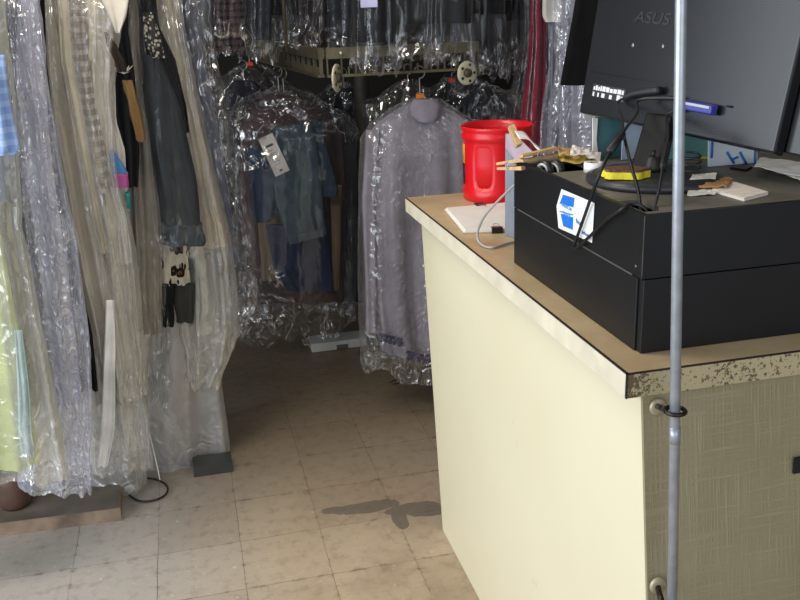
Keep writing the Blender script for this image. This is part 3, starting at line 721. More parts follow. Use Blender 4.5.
# resample the straight wall so that the grip recess can be pressed in
P2 = []
for a_, b_ in zip(prof, prof[1:]):
    P2.append(a_)
    if a_[0] > .9*RR and b_[0] > .9*RR and abs(b_[1]-a_[1]) > .05 and a_[1] < b_[1]:
        for k in range(1, 24): P2.append((a_[0]+(b_[0]-a_[0])*k/24, a_[1]+(b_[1]-a_[1])*k/24))
P2.append(prof[-1])
nb = 120; vs, fs = [], []
va = math.atan2(-RC.y, -RC.x)               # towards the camera
def recess(a, z, r):
    out = 0
    if r < RR*.96: return 0
    for g0 in (-.42, PI-.42):
        d = (a-va-g0+PI) % (2*PI)-PI
        u_, v_ = d/.30, (z-RH*.46)/(RH*.29)
        q = (abs(u_)**4+abs(v_)**4)**.25
        out = max(out, 1-max(0, min(1, (q-.85)/.2)))
    return out
for i, (r_, z_) in enumerate(P2):
    wall = 4 < i < 32
    for k in range(nb):
        a = 2*PI*k/nb; rr = r_-(.006*recess(a, z_, r_) if wall else 0)
        vs.append((RC.x+rr*math.cos(a), RC.y+rr*math.sin(a), RC.z+z_))
for i in range(len(P2)-1):
    for k in range(nb): fs.append((i*nb+k, i*nb+(k+1) % nb, (i+1)*nb+(k+1) % nb, (i+1)*nb+k))
mesh('tub', vs, fs, M_RED, bu)
def band(name, a0, a1, z0, z1, mat):
    vs, fs = [], []; m = 8
    for i in range(m+1):
        a = va+a0+(a1-a0)*i/m
        for (rr, zz) in ((RR*.972, z0), (RR*.985, z0), (RR*.985, z1), (RR*.972, z1)): vs.append((RC.x+rr*math.cos(a), RC.y+rr*math.sin(a), RC.z+zz))
    for i in range(m):
        for k in range(4): fs.append((4*i+k, 4*i+(k+1) % 4, 4*i+4+(k+1) % 4, 4*i+4+k))
    fs += [(0, 1, 2, 3), (4*m+3, 4*m+2, 4*m+1, 4*m)]
    o = mesh(name, vs, fs, mat, bu); return o
band('label_band', -1.9, -1.22, RH*.5, RH*.76, plain('label_yellow', '#d8a020', .4, var=.2, vs=40))['label'] = 'yellow product label'
band('label_band', -1.9, -1.22, RH*.22, RH*.5, plain('label_black', '#1a1612', .4))['label'] = 'black product label'

gb = thing('grey_folder', 'grey and mauve card folder standing between the red bucket and black box', 'folder', at(512, 217, 1.85))
gpts = [at(505, 213.5, 1.88), at(530, 218, 1.80), at(534, 152, 1.80), at(514, 133, 1.86), at(505.5, 134, 1.88)]
gpts[0].z = ZT+.001; gpts[1].z = ZT+.001
slab_obj('grey_board', gpts, .006, plain('grey_card', '#7d8490', .5, var=.05), None, None, gb, nrm=Vector((.3, .95, 0)))
slab_obj('mauve_flap', [at(505.3, 147, 1.878), at(515, 160, 1.838), at(532, 166, 1.795), at(533, 152, 1.795), at(514, 133.5, 1.858), at(505.8, 134.5, 1.878)], .003, plain('mauve_card', '#ab98a4', .5, var=.05), None, None, gb, nrm=Vector((-.3, -.95, 0)))

# clipboard: white pad with two black binder clips
cp = thing('paper_pad', 'white paper pad with black binder clips lying on the counter', 'pad', atz(485, 222, ZT))
pd = [atz(463.5, 234.5, ZT), atz(519, 232.5, ZT), atz(506, 205.5, ZT), atz(444, 211, ZT)]
slab_obj('backing_board', pd, .003, plain('tan_board', '#b79c78', .6), None, None, cp)
def shrink(P, f): c = sum(P, Vector())/len(P); return [c+(q-c)*f for q in P]
for i in range(3):
    q = [v+Vector((.0015*i, -.001*i, .0035+i*.0022)) for v in shrink(pd, .985-.01*i)]
    slab_obj('sheet', q, .0018, M_PAPER, None, None, cp)
def binder(c, d):
    M = basis(c, d, Vector((-d[1], d[0], 0))); bm = bmesh.new()
    hexa(bm, [M @ Vector(v) for v in ((-.0125, -.010, -.002), (.0125, -.010, -.002), (.0125, .012, .007), (-.0125, .012, .007), (-.0125, -.010, .013), (.0125, -.010, .013), (.0125, .012, .0115), (-.0125, .012, .0115))])
    o = frombm('binder_clip', bm, plain('clip_black', '#141414', .3), cp, bevel=.001); o['label'] = 'black binder clip'
    tube('wire_loop', [M @ Vector(v) for v in ((-.006, .010, .012), (-.006, .022, .013), (-.003, .027, .0135), (.003, .027, .0135), (.006, .022, .013), (.006, .010, .012))], .0008, M_STEEL, o, n=6, sub=3)
ed = (pd[1]-pd[0]).normalized()
binder(atz(497.5, 233, ZT)+Vector((0, .004, .001)), ed); binder(atz(480, 208.5, ZT)+Vector((0, 0, .001)), -(pd[2]-pd[3]).normalized())
M_GC = plain('grey_cable', '#a9a6a2', .4, var=.04)
t = tube('grey_cable', [Vector((.618, 1.648, 1.14)), at(520, 178, 1.68), at(509, 190, 1.72), at(496, 203, 1.76), at(484, 217, 1.80), atz(478, 231, ZT+.03), atz(478, 240, ZT+.012), atz(484, 246, ZT+.004), atz(493, 247.5, ZT+.004), atz(505, 244, ZT+.004), atz(518, 240.5, ZT+.004)], .0026, M_GC, n=8, sub=8)
tag(t, 'thin grey cable looping off the black box onto the counter', 'cable')

# ================================================================== GARMENTS
F_STREAK = film('streaky_film', .36, .75, tint='#e9ecff', gl=.45, rough=.16, stretch=.13, sc=1.3, bd=.022)  # bluish sheen put into the tint and the white streaks
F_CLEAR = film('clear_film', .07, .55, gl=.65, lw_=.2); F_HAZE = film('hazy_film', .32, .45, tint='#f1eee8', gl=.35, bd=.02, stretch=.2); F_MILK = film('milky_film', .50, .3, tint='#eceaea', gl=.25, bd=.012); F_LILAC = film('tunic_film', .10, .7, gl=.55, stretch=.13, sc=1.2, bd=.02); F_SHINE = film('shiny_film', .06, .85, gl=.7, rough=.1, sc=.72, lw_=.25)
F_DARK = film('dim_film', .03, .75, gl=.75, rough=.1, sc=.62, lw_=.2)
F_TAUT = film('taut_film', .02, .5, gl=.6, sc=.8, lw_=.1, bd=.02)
M_WIRE = plain('hanger_wire', '#b9b6ae', .35, metal=.7)
RAILZ = 1.80
def garment(name, label, cat, rows, Y, depth, mat, group, bag=None, fold=(7., .012), seed=1, sleeves=(), extras=(), film_m=None, bagcr=.012, bagdepth=None, hk=True, topname='body', railz=RAILZ, flat=.75, bagfold=(8., .014), jag=.02, bagY=None, nu=44, nv=40, crmin=.35):
    t = thing(name, label, cat, base_of(rows, Y), group)
    drape(topname, rows, Y, depth, mat, t, fold=fold, seed=seed, flat=flat, nu=nu, nv=nv)
    for s in sleeves:
        nm, r2, Y2, d2, m2 = s[:5]
        drape(nm, r2, Y2, d2, m2, t, fold=(5., .007), seed=seed+31, flat=.9, nu=28, nv=30)
    for s in extras:
        nm, r2, Y2, d2, m2 = s[:5]
        o = drape(nm, r2, Y2, d2, m2, t, fold=s[5] if len(s) > 5 else (6., .006), seed=seed+57, nu=28, nv=24)
        if len(s) > 6: o['label'] = s[6]
    if bag:
        drape('plastic_cover', bag, bagY if bagY else Y, bagdepth or depth+.022, film_m or F_CLEAR, t, fold=bagfold, crinkle=bagcr, cf=8., seed=seed+7, jag=jag, nu=72, nv=80, captop=False, crmin=crmin)
    if hk:
        q = rows[0]; c = at((q[1]+q[-1])/2, q[0], Y)
        hook(t, c-Vector((0, 0, .01)), mat=M_WIRE, top=max(.06, railz-c.z+.022), yaw=PI/2)
    return t
GL = 'bagged clothes on the rack by the wall'
# --- left rack, roughly from the aisle end back to the picture edge
lav = cloth('lavender_cloth', '#cfcfe4'); navy = cloth('navy_cloth', '#1d2230'); lime = cloth('lime_cloth', '#d3e08a'); blueplaid = cloth('blue_check', '#7f9dd6', 'plaid', '#a9c0ea', 2.)
beige = cloth('beige_cloth', '#b1a794'); cream = cloth('cream_cloth', '#d9d0bd'); grey = cloth('stone_cloth', '#8f887a'); black = cloth('black_cloth', '#17181b')
white = cloth('white_cloth', '#e6e3dc'); linen = cloth('linen_cloth', '#b8ad9a'); slate = cloth('slate_denim', '#2b3034', 'denim', '#41484c'); tan = cloth('tan_cloth', '#9a7a50')
stripe = cloth('striped_knit', '#7b7268', 'stripe', '#b5aca0', 2.0); leop = cloth('leopard_cloth', '#e0d6c2', 'leopard', '#2a1d16'); bslate = cloth('blue_slate_cloth', '#6f7486')
charc = cloth('charcoal_cloth', '#24262a')

garment('lime_dress', 'lime green dress in a clear bag at the near end of the rack', 'dress',
        [(-60, -40, -8), (40, -48, 0), (200, -50, -8), (240, -50, 3), (330, -50, 18), (462, -50, 38)], 2.28, .05, lime, GL, seed=1,
        bag=[(-70, -42, -5), (60, -55, 12), (230, -55, 22), (330, -55, 44), (420, -55, 62), (474, -50, 70)], film_m=F_HAZE, bagcr=.008,
        extras=[('blue_sash', [(330, 14, 22), (400, 18, 30), (455, 20, 34)], 2.215, .006, cloth('sky_cloth', '#b9d6d8'))])
garment('blue_check_shirt', 'pale blue checked shirt sleeve showing beside the lime dress', 'shirt',
        [(-60, -46, -10), (30, -50, 2), (150, -50, 10), (200, -50, 8)], 2.40, .06, cloth('blue_white', '#8aa6dc'), GL, seed=2,
        sleeves=[('sleeve', [(55, -24, 5), (80, -22, 9), (110, -20, 13), (148, -18, 18), (154, -18, 14)], 2.165, .025, blueplaid)])
garment('navy_coat', 'dark navy coat behind the lime dress bag', 'coat',
        [(-60, -10, 20), (60, -12, 16), (150, -2, 20), (250, 6, 33), (320, 8, 40), (400, 14, 48)], 2.43, .05, navy, GL, seed=3)
garment('lavender_shirt', 'lavender shirt in a very shiny wrinkled plastic bag', 'shirt',
        [(-60, -12, 28), (40, -6, 42), (150, 16, 52), (250, 30, 66), (330, 40, 74), (400, 46, 80)], 2.47, .05, lav, GL, seed=4,
        bag=[(-70, -14, 32), (30, -8, 44), (150, 8, 58), (250, 16, 76), (330, 24, 86), (420, 30, 92), (482, 18, 92)], film_m=F_STREAK, bagcr=.010, crmin=.7, bagY=2.42)
garment('black_slacks', 'narrow strip of black slacks between lavender and beige bags', 'trousers',
        [(-60, 30, 43), (60, 38, 46), (140, 46, 55), (250, 66, 74), (330, 74, 93), (389, 80, 97)], 2.49, .02, black, GL, seed=5)
garment('beige_coat', 'long beige coat in a bag with a white hanging belt end', 'coat',
        [(-60, 32, 62), (40, 38, 72), (150, 46, 88), (260, 60, 106), (345, 84, 122), (400, 92, 132)], 2.60, .06, beige, GL, seed=6,
        bag=[(-60, 30, 66), (80, 36, 82), (220, 56, 108), (330, 80, 132), (400, 88, 146), (462, 90, 152)], film_m=F_HAZE,
        sleeves=[('lapel_fold', [(-20, 56, 68), (60, 60, 72), (150, 76, 90), (252, 98, 110)], 2.525, .014, cloth('pale_beige', '#c4bbaa'))],
        extras=[('belt_end', [(300, 106, 114), (350, 104, 116), (430, 100, 114), (466, 98, 108)], 2.50, .008, cloth('bright_white', '#f4f2ee'))])
garment('striped_knit', 'dark knit with pale stripes squeezed between beige coat and cream jacket', 'sweater',
        [(-60, 60, 80), (40, 66, 86), (120, 76, 101), (190, 92, 112)], 2.60, .04, stripe, GL, seed=7)
garment('cream_jacket', 'cream jacket with rounded lapel on the rack', 'jacket',
        [(-60, 74, 104), (20, 82, 112), (60, 86, 114), (80, 88, 109), (120, 92, 111), (160, 97, 112), (220, 104, 122), (330, 118, 138), (380, 122, 142)], 2.64, .05, cream, GL, seed=8, bag=[(-70, 44, 128), (40, 56, 120), (90, 66, 114), (150, 78, 118), (250, 98, 136), (350, 106, 144), (392, 108, 146)], bagY=2.56, bagdepth=.06, film_m=F_HAZE,
        sleeves=[('collar', [(-20, 86, 100), (20, 88, 98), (55, 88, 98), (60, 91, 95)], 2.55, .012, cloth('cream_light', '#e3dac8'))])
garment('colour_block_blouse', 'white blouse with blue and magenta blocks on its edge', 'blouse',
        [(-60, 98, 112), (30, 100, 112), (120, 104, 116), (150, 108, 126), (215, 116, 130), (260, 120, 132)], 2.62, .045, white, GL, seed=9,
        extras=[('collar', [(-30, 98, 132), (0, 101, 129), (16, 108, 126), (33, 116, 120)], 2.50, .008, cloth('collar_white', '#ded8cc'), (3., .003), 'pointed white collar'), ('blue_block', [(150, 110, 113), (162, 110, 122), (173, 112, 128)], 2.535, .012, cloth('blue_block', '#4d7fb0'), (4., .002), 'blue colour block'),
                ('magenta_block', [(172, 112, 128), (187, 114, 129)], 2.532, .012, cloth('magenta_block', '#ab5793'), (4., .002), 'magenta colour block'),
                ('teal_block', [(192, 125, 130), (208, 127, 131)], 2.535, .012, cloth('teal_block', '#2f8a86'), (4., .002), 'teal colour block')])
garment('black_tan_blazer', 'black blazer with a tan inner strip and a white paper bow at its neck', 'blazer',
        [(-40, 108, 130), (30, 105, 128), (74, 112, 136), (110, 113, 138), (150, 119, 138), (185, 124, 136)], 2.66, .04, charc, GL, seed=10,
        extras=[('lapel', [(32, 104, 107), (45, 107, 117), (62, 114, 125), (72, 117, 127)], 2.52, .008, cloth('lapel_brown', '#3a322b')), ('tan_lining', [(80, 122, 132), (110, 128, 140), (140, 136, 146), (142, 138, 144)], 2.612, .006, tan), ])
garment('stone_trousers', 'stone grey trousers hanging long below the black tan blazer', 'trousers',
        [(-60, 112, 138), (60, 118, 142), (140, 130, 152), (220, 131, 160), (330, 134, 162)], 2.73, .05, grey, GL, seed=11,
        bag=[(-60, 108, 142), (100, 118, 152), (250, 124, 166), (380, 132, 168), (405, 134, 164)], film_m=F_CLEAR)
garment('denim_jacket', 'dark slate denim jacket with turned-up sleeve cuff', 'jacket',
        [(-60, 120, 150), (20, 136, 158), (60, 140, 168), (130, 142, 178), (200, 156, 186)], 2.74, .04, charc, GL, seed=12,
        sleeves=[('sleeve', [(55, 142, 160), (110, 146, 182), (180, 156, 196), (238, 162, 202)], 2.675, .028, slate),
                 ('cuff', [(222, 161, 202), (244, 163, 206)], 2.668, .033, cloth('cuff_denim', '#363d43'))],
        bag=[(-60, 118, 160), (60, 138, 176), (150, 140, 190), (235, 150, 208), (250, 156, 208)], film_m=F_TAUT, bagY=2.70, bagdepth=.13, bagfold=(8., .004), bagcr=.006, crmin=.1)
garment('black_blouse', 'black blouse with a metallic print collar beside the denim jacket', 'blouse',
        [(-60, 138, 160), (15, 141, 152), (60, 146, 176), (105, 158, 188), (132, 178, 190)], 2.70, .025, black, GL, seed=13,
        extras=[('print_collar', [(12, 142, 152), (38, 145, 162), (58, 150, 164)], 2.668, .006, cloth('print_cloth', '#2c2a28', 'print', '#b5ada0'))])
garment('leopard_skirt', 'leopard print skirt hem peeking out beneath the denim cuff', 'skirt',
        [(-40, 142, 149), (60, 150, 157), (100, 152, 164), (200, 158, 184), (240, 160, 187), (283, 160, 190)], 2.73, .02, leop, GL, seed=14)
garment('black_trousers', 'black trousers whose legs end below the leopard print hem', 'trousers',
        [(-40, 146, 176), (120, 156, 186), (240, 166, 194), (322, 175, 194)], 2.83, .03, charc, GL, seed=15,
        extras=[('leg', [(284, 162, 176), (300, 163, 174), (326, 162, 174)], 2.705, .012, black), ('leg', [(284, 172, 195), (322, 176, 193)], 2.715, .012, cloth('dim_grey_cloth', '#3a3936'))])
garment('linen_coat', 'oatmeal linen coat with a straight hem at the aisle end of the rack', 'coat',
        [(-60, 140, 172), (20, 152, 178), (80, 166, 190), (160, 178, 208), (245, 184, 230)], 2.80, .04, linen, GL, seed=16,
        bag=[(-60, 138, 176), (40, 154, 186), (160, 172, 214), (250, 176, 236), (330, 178, 240), (382, 182, 218)], film_m=F_HAZE, bagcr=.018)
garment('slate_blue_dress', 'slate blue dress in a crinkled clear bag at the aisle end', 'dress',
        [(-60, 166, 192), (60, 180, 206), (150, 196, 222), (230, 206, 232), (262, 210, 236)], 2.95, .05, bslate, GL, seed=17, crmin=.8,
        bag=[(-70, 160, 196), (40, 176, 214), (140, 192, 236), (230, 204, 254), (300, 206, 258), (336, 208, 244)], film_m=F_SHINE, bagcr=.022)
garment('long_grey_gown', 'long grey gown in a milky bag reaching almost to the floor', 'gown',
        [(-60, 96, 150), (150, 112, 176), (300, 124, 204), (400, 128, 216), (452, 128, 216)], 2.88, .05, cloth('dove_cloth', '#96908a'), GL, seed=18,
        bag=[(-60, 92, 156), (150, 106, 186), (300, 116, 214), (400, 98, 222), (452, 90, 228), (478, 466, 0, 0)][:-1]+[(474, 88, 470, 226)], film_m=F_MILK, bagcr=.005, bagdepth=.09, jag=.008)
garment('pale_skirt', 'pale grey skirt in a long clear bag below the lavender shirt', 'skirt',
        [(-40, 0, 30), (200, 20, 50), (380, 40, 96), (470, 40, 100)], 2.72, .04, cloth('pale_grey_cloth', '#c2bdb8'), GL, seed=19,
        bag=[(200, 16, 56), (380, 20, 104), (440, 4, 140), (486, 0, 150)], film_m=F_HAZE)
# white paper bow on the blazer hanger
bw = thing('paper_bow', 'spiky white paper bow at the neck of the black tan blazer', 'bow', at(124, 70, 2.54))
rnd = random.Random(3)
for i in range(9):
    a = -1.2+2.4*i/8; c = at(124, 74, 2.54); L = .03+.012*math.sin(i*2.1)
    tip = c+RT*(math.sin(a)*L)+Vector((0, 0, math.cos(a)*L*.9))-FW*.01*rnd.random()
    s = RT*math.cos(a)*.004
    mesh('petal', [c-s*.5, c+s*.5, (c+tip)/2+s, tip, (c+tip)/2-s, (c+tip)/2-FW*.003], [(0, 1, 5), (1, 2, 5), (2, 3, 5), (3, 4, 5), (4, 0, 5), (0, 4, 3, 2, 1)], M_PAPER, bw, False)

# --- the rack that carries them
rk = thing('clothes_rack', 'low dark metal rack carrying the bagged clothes along the left', 'rack', (-.5, 2.85, 0))
M_RACK = plain('rack_metal', '#3a3936', .5, metal=.5)
tube('rail', [(-1.3, 2.62, RAILZ), (.06, 2.86, RAILZ)], .014, M_RACK, rk, n=12, sub=1)
fp = atz(216, 473, 0)
for (px, py) in ((fp.x-.07, fp.y+.36), (-1.25, 2.9)):
    tube('upright', [(px, py, .02), (px, py, RAILZ)], .013, M_RACK, rk, n=12, sub=1)
bm = bmesh.new(); addbox(bm, (fp.x-.07, fp.y-.01, .001), (fp.x+.055, fp.y+.07, .035)); addbox(bm, (fp.x-.09, fp.y+.0705, .001), (fp.x-.05, fp.y+.39, .03)); frombm('foot', bm, plain('foot_plastic', '#3b3d3b', .5), rk)
bm = bmesh.new(); addbox(bm, (-1.3, 2.6, .001), (-1.2, 3., .04)); frombm('foot', bm, plain('foot_plastic', '#3b3d3b', .5), rk, bevel=.004)

# --- plank, post foot, wire on the floor
pl = [atz(-60, 544, 0), atz(122, 520.5, 0), atz(122, 486, 0), atz(-60, 508, 0)]
pk = thing('timber_plank', 'worn brown timber plank lying on the floor under the clothes', 'plank', atz(60, 515, 0))
M_PLK = plain('plank_wood', '#8a7663', .75, var=.3, vs=14, bump=.4)
slab_obj('board', pl, .042, M_PLK, None, None, pk)
slab_obj('worn_top', [v+Vector((0, 0, .0422)) for v in shrink(pl, .985)], .002, plain('plank_grey_top', '#5f564c', .75, var=.25, vs=10), None, None, pk)
c = atz(14, 512, .044)
pf = thing('round_post', 'stubby rounded brown post standing on the timber plank', 'post', c)
lathe('post_body', [(.001, 0), (.036, 0), (.044, .012), (.046, .04), (.043, .08), (.038, .11), (.001, .112)], plain('post_brown', '#5c4238', .6, var=.25, vs=12), pf, c=Vector((c.x, c.y+.04, .045)), n=32)
lathe('post_cap', [(.001, .1125), (.030, .1125), (.028, .13), (.001, .132)], M_DKSTEEL, pf, c=Vector((c.x, c.y+.04, .045)), n=24)
w0 = [atz(*q, .006) for q in ((50, 488), (90, 491), (118, 484), (128, 494), (140, 501), (155, 500), (166, 494), (167, 486), (158, 480), (146, 478))]
tag(tube('wire_loop', w0, .0032, M_CAB, n=8, sub=6), 'black wire loop on the floor tiles beyond the plank end', 'wire')
tag(tube('string_tail', [at(146, 420, 2.74), at(151, 440, 2.72), at(158, 470, 2.70), at(160, 480, 2.70)], .0016, M_PAPER, n=6, sub=5), 'thin white string dangling below the milky bags', 'string')
tag(slab_obj('paper_scrap', [atz(36, 494, .046), atz(39, 496, .046), atz(54, 491, .046), atz(52, 489.5, .046)], .001, M_PAPER, None, None), 'thin white paper scrap on the timber plank', 'paper')

# ================================================================== BACK CONVEYOR
M_RAIL = plain('conveyor_metal', '#625b47', .5, metal=.3, var=.2, vs=20)
M_RAILD = plain('conveyor_metal_dim', '#57503f', .55, metal=.3, var=.2, vs=20)
cv_ = thing('garment_conveyor', 'drab metal garment conveyor rail with comb teeth across the back', 'conveyor', (.6, 2.95, 0))
def comb(p, q, zt, zm, zb, mat, nteeth, name):
    p, q = Vector(p), Vector(q); d = (q-p).normalized(); nrm = Vector((d.y, -d.x, 0)); L = (q-p).length
    bm = bmesh.new(); up = Vector((0, 0, 1))
    def pr(a, b, z0, z1, t0, t1):
        P = [p+d*a+nrm*t0, p+d*b+nrm*t0, p+d*b+nrm*t1, p+d*a+nrm*t1]; hexa(bm, [v+up*(z0-p.z) for v in P]+[v+up*(z1-p.z) for v in P])
    pr(0, L, zm, zt, 0, .02); pr(0, L, zb, zb+.008, .002, .024)
    for i in range(nteeth+1):
        a = (L-.004)*i/nteeth; pr(a, a+.004, zb+.008, zm if i % 2 == 0 else zb+.03, .006, .018)
    return frombm(name, bm, mat, cv_, bevel=.0)
RY = 2.92
pa, pb = at(325, 48, RY), at(474, 44, RY)
zt = at(325, 48, RY).z; zm = at(325, 59, RY).z; zb = at(324, 77.5, RY).z
comb((pa.x, RY, zt), (pb.x+.01, RY, zt), zt, zm, zb, M_RAIL, 22, 'front_comb_rail')
pe = at(282, 60, 4.1)
comb((pa.x-.42*.26, RY+1.25, zt), (pa.x-.004, RY, zt), zt, zm, zb, M_RAILD, 30, 'side_comb_rail')
bm = bmesh.new()
for px in (341, 367, 437, 441, 468):
    v = at(px, 53, RY-.021); bm2 = bmesh.ops.create_uvsphere(bm, u_segments=10, v_segments=6, radius=.0065, matrix=Matrix.Translation(v))
frombm('bolt_heads', bm, plain('bright_bolt', '#c9c4b4', .3, metal=.6), cv_, smooth=True)
for (px, py, rr, yaw) in ((337, 78, .043, 1.05), (467, 73, .038, .35)):
    c = at(px, py, RY-.035); M = Matrix.Translation(c) @ Matrix.Rotation(yaw, 4, 'Z') @ Matrix.Rotation(PI/2, 4, 'X')
    w = lathe('guide_wheel', [(rr*.36, -.003), (rr*.5, -.005), (rr*.9, -.004), (rr, -.002), (rr, .002), (rr*.9, .004), (rr*.5, .005), (rr*.36, .003)], plain('cream_plastic', '#c9c2a6', .45, var=.08), cv_, M=M, n=40, closed=True); w['label'] = 'cream plastic guide wheel'
    lathe('hub', [(.001, -.012), (rr*.34, -.012), (rr*.34, .012), (.001, .012)], M_RAILD, w, M=M, n=20)
    for k in range(5):
        a = 2*PI*k/5; bmv = M @ Matrix.Translation((rr*.7*math.cos(a), rr*.7*math.sin(a), 0))
        lathe('wheel_hole', [(.001, -.0055), (rr*.13, -.0055), (rr*.13, .0055), (.001, .0055)], M_HOLE, w, M=bmv, n=12)
for px in (287, 463):
    v = at(px, 52, RY-.01 if px > 300 else 3.1); vt = at(px, -40, RY-.01 if px > 300 else 3.1)
    tube('suspension_rod', [(v.x, v.y, v.z), (v.x, v.y, 2.3)], .006, M_RAIL, cv_, n=10, sub=1)
ps = at(362, 100, 3.62)
tube('post', [(ps.x, 3.62, 0), (ps.x, 3.62, 2.75)], .031, plain('post_grey', '#4d4a42', .5, metal=.2), cv_, n=16, sub=1)
lathe('post_base', [(.001, 0), (.07, 0), (.07, .01), (.001, .01)], M_RAILD, cv_, c=(ps.x, 3.62, 0), n=24)
UR = 2.30
tube('upper_rail', [(-.2, 3.25, UR), (2.4, 3.25, UR)], .016, M_RAILD, cv_, n=12, sub=1)
tube('upper_rail', [(.3, 2.83, UR), (2.4, 2.83, UR)], .016, M_RAILD, cv_, n=12, sub=1)
bm = bmesh.new(); 
for x_ in (-.1, 1.2, 2.35): addbox(bm, (x_-.01, 3.24, UR), (x_+.01, 3.26, ZC))
for x_ in (.5, 1.5, 2.35): addbox(bm, (x_-.01, 2.82, UR), (x_+.01, 2.84, ZC))
frombm('hanging_strap', bm, M_RAILD, cv_)

# --- lower tier
GB = 'bagged clothes on the back conveyor'
hookz = zb+.01
def backhook(t, x, y, Y, topy, tagc=None, yaw=0.):
    c = at(x, y, Y); tp = at(x, topy, Y); hook(t, c, mat=M_WIRE, top=tp.z-c.z, r=.02, yaw=yaw)
    if tagc:
        m = at(x, y-4, Y-.012); bm = bmesh.new(); addbox(bm, (m.x-.013, m.y-.004, m.z-.008), (m.x+.013, m.y+.004, m.z+.008)); o = frombm('number_tag', bm, tagc, t, bevel=.001); o['label'] = 'small orange number tag'
M_OR = plain('orange_tag', '#e0782a', .5)
lil = cloth('lilac_cloth', '#918b96'); 
t = thing('lilac_tunic', 'lilac tunic with navy pompom hem in a clear bag behind the counter', 'tunic', base_of([(350, 365, 440)], 2.95), GB)
drape('body', [(101, 412, 436), (108, 398, 448), (122, 378, 470), (136, 366, 484), (200, 364, 486), (300, 371, 484), (352, 381, 482)], 2.95, .045, lil, t, fold=(9., .017), seed=41, nu=72, nv=60)
drape('collar', [(99, 413, 437), (106, 409, 443), (116, 411, 441), (121, 417, 436)], 2.925, .035, lil, t, fold=(4., .002), seed=42, nu=30, nv=14, topd=1.)
for xl, xr, y0, y1 in ((361, 372, 130, 330),):
    drape('sleeve', [(y0, 366, 380), (200, 362, 375), (y1, 366, 377)], 2.93, .03, lil, t, fold=(4., .005), seed=43, nu=24)
M_NV = cloth('navy_trim', '#23264e')
def trim(px):
    a = [at(x, y, 2.885) for x, y in px]
    tube('trim_band', a, .006, M_NV, t, n=8, sub=4)
    P = spline(a, 5)
    for i in range(1, len(P), 2):
        bm = bmesh.new(); bmesh.ops.create_icosphere(bm, subdivisions=2, radius=.0085, matrix=Matrix.Translation(P[i]-Vector((0, 0, .017))) @ Matrix.Diagonal((1, 1, 1.2, 1)))
        frombm('pompom', bm, M_NV, t, smooth=True)
trim([(379, 334), (390, 337), (402, 340)]); trim([(407, 352), (418, 355), (432, 356), (446, 354)])
drape('plastic_cover', [(97, 414, 440), (106, 394, 452), (122, 370, 476), (138, 360, 492), (200, 358, 492), (300, 358, 490), (355, 359, 488), (364, 360, 382, 486)], 2.95, .085, F_LILAC, t, fold=(8., .008), crinkle=.006, seed=44, jag=.03, crmin=.5, nu=80, nv=80, captop=False)
backhook(t, 420, 100, 2.93, 66, M_OR)
tag(tube('wire_scrap', [atz(*q, .004) for q in ((389, 383), (395, 380), (402, 379), (399, 383), (392, 384))], .0016, M_CAB, n=6, sub=5), 'tiny black wire scrap on the floor under the lilac tunic', 'wire')

# jeans bundle
plum = cloth('plum_cloth', '#4a3a3c'); jean = cloth('teal_denim', '#3a4a54', 'denim', '#5c6d77'); jean2 = cloth('mid_denim', '#2e3e50', 'denim', '#4a5c70'); jean3 = cloth('dark_denim', '#1c2740', 'denim', '#2b3a58')
brown = cloth('brown_cloth', '#6e5f4c'); JY = 3.5
t = thing('plum_jacket', 'plum jacket with brown lining in a crinkled bag behind the folded jeans', 'jacket', base_of([(300, 250, 340)], JY+.08), GB)
drape('body', [(90, 276, 294), (97, 262, 306), (112, 246, 330), (130, 240, 342), (200, 238, 345), (300, 250, 345)], JY+.06, .05, plum, t, fold=(7., .014), seed=51)
drape('brown_panel', [(200, 256, 276), (280, 262, 280)], JY-.01, .01, brown, t, fold=(4., .004), seed=52, nu=24)
drape('brown_panel', [(185, 330, 342), (260, 332, 340), (290, 334, 339)], JY-.01, .01, brown, t, fold=(4., .004), seed=53, nu=24)
drape('plastic_cover', [(86, 274, 292), (94, 255, 312), (108, 234, 346), (125, 228, 356), (200, 226, 357), (280, 232, 356), (322, 232, 354), (338, 250, 320, 352)], JY-.01, .12, F_SHINE, t, fold=(9., .005), crinkle=.022, seed=54, jag=.05, crmin=.04, crf=lambda u, v: (.9 if u < -.25 and v < .33 else .5 if u > .3 and v < .22 else .5 if u < -.2 and v > .72 else 0), nu=96, nv=90, captop=False, topd=.4)
backhook(t, 279, 92, JY, 66, None, .3); backhook(t, 284, 93, JY+.02, 68, None, .5)
def jeans(lab, rows, Y, mat, seed, cuff=None, extra=None):
    t = thing('folded_jeans', lab, 'jeans', base_of(rows, Y), 'jeans folded in the bag')
    drape('leg_panel', rows, Y, .014, mat, t, fold=(5., .004), seed=seed, flat=.5, topd=1.)
    if cuff: drape('hem', cuff, Y-.004, .016, mat, t, fold=(3., .001), seed=seed+1, nu=24, nv=6, topd=1., flat=.5)
    return t
jeans('darkest blue jeans at the bottom of the folded jeans bundle', [(225, 266, 328), (268, 274, 331), (291, 282, 332)], JY-.035, jean3, 61)
jeans('mid blue jeans showing along the right of the folded bundle', [(122, 300, 120, 321), (160, 310, 330), (192, 316, 338), (196, 322, 336)], JY-.04, jean2, 62, cuff=[(186, 321, 338), (196, 322, 337)])
jeans('left blue jeans leg beneath the price tag in the bundle', [(148, 246, 280), (180, 250, 284), (215, 254, 276), (222, 256, 270)], JY-.05, jean2, 63)
jt = jeans('teal blue jeans with price tag on top of the folded bundle', [(129, 271, 121, 312), (160, 271, 154, 318), (200, 276, 195, 323), (243, 289, 233, 326)], JY-.075, jean, 64, cuff=[(236, 287, 226, 326), (244, 289, 234, 327)])
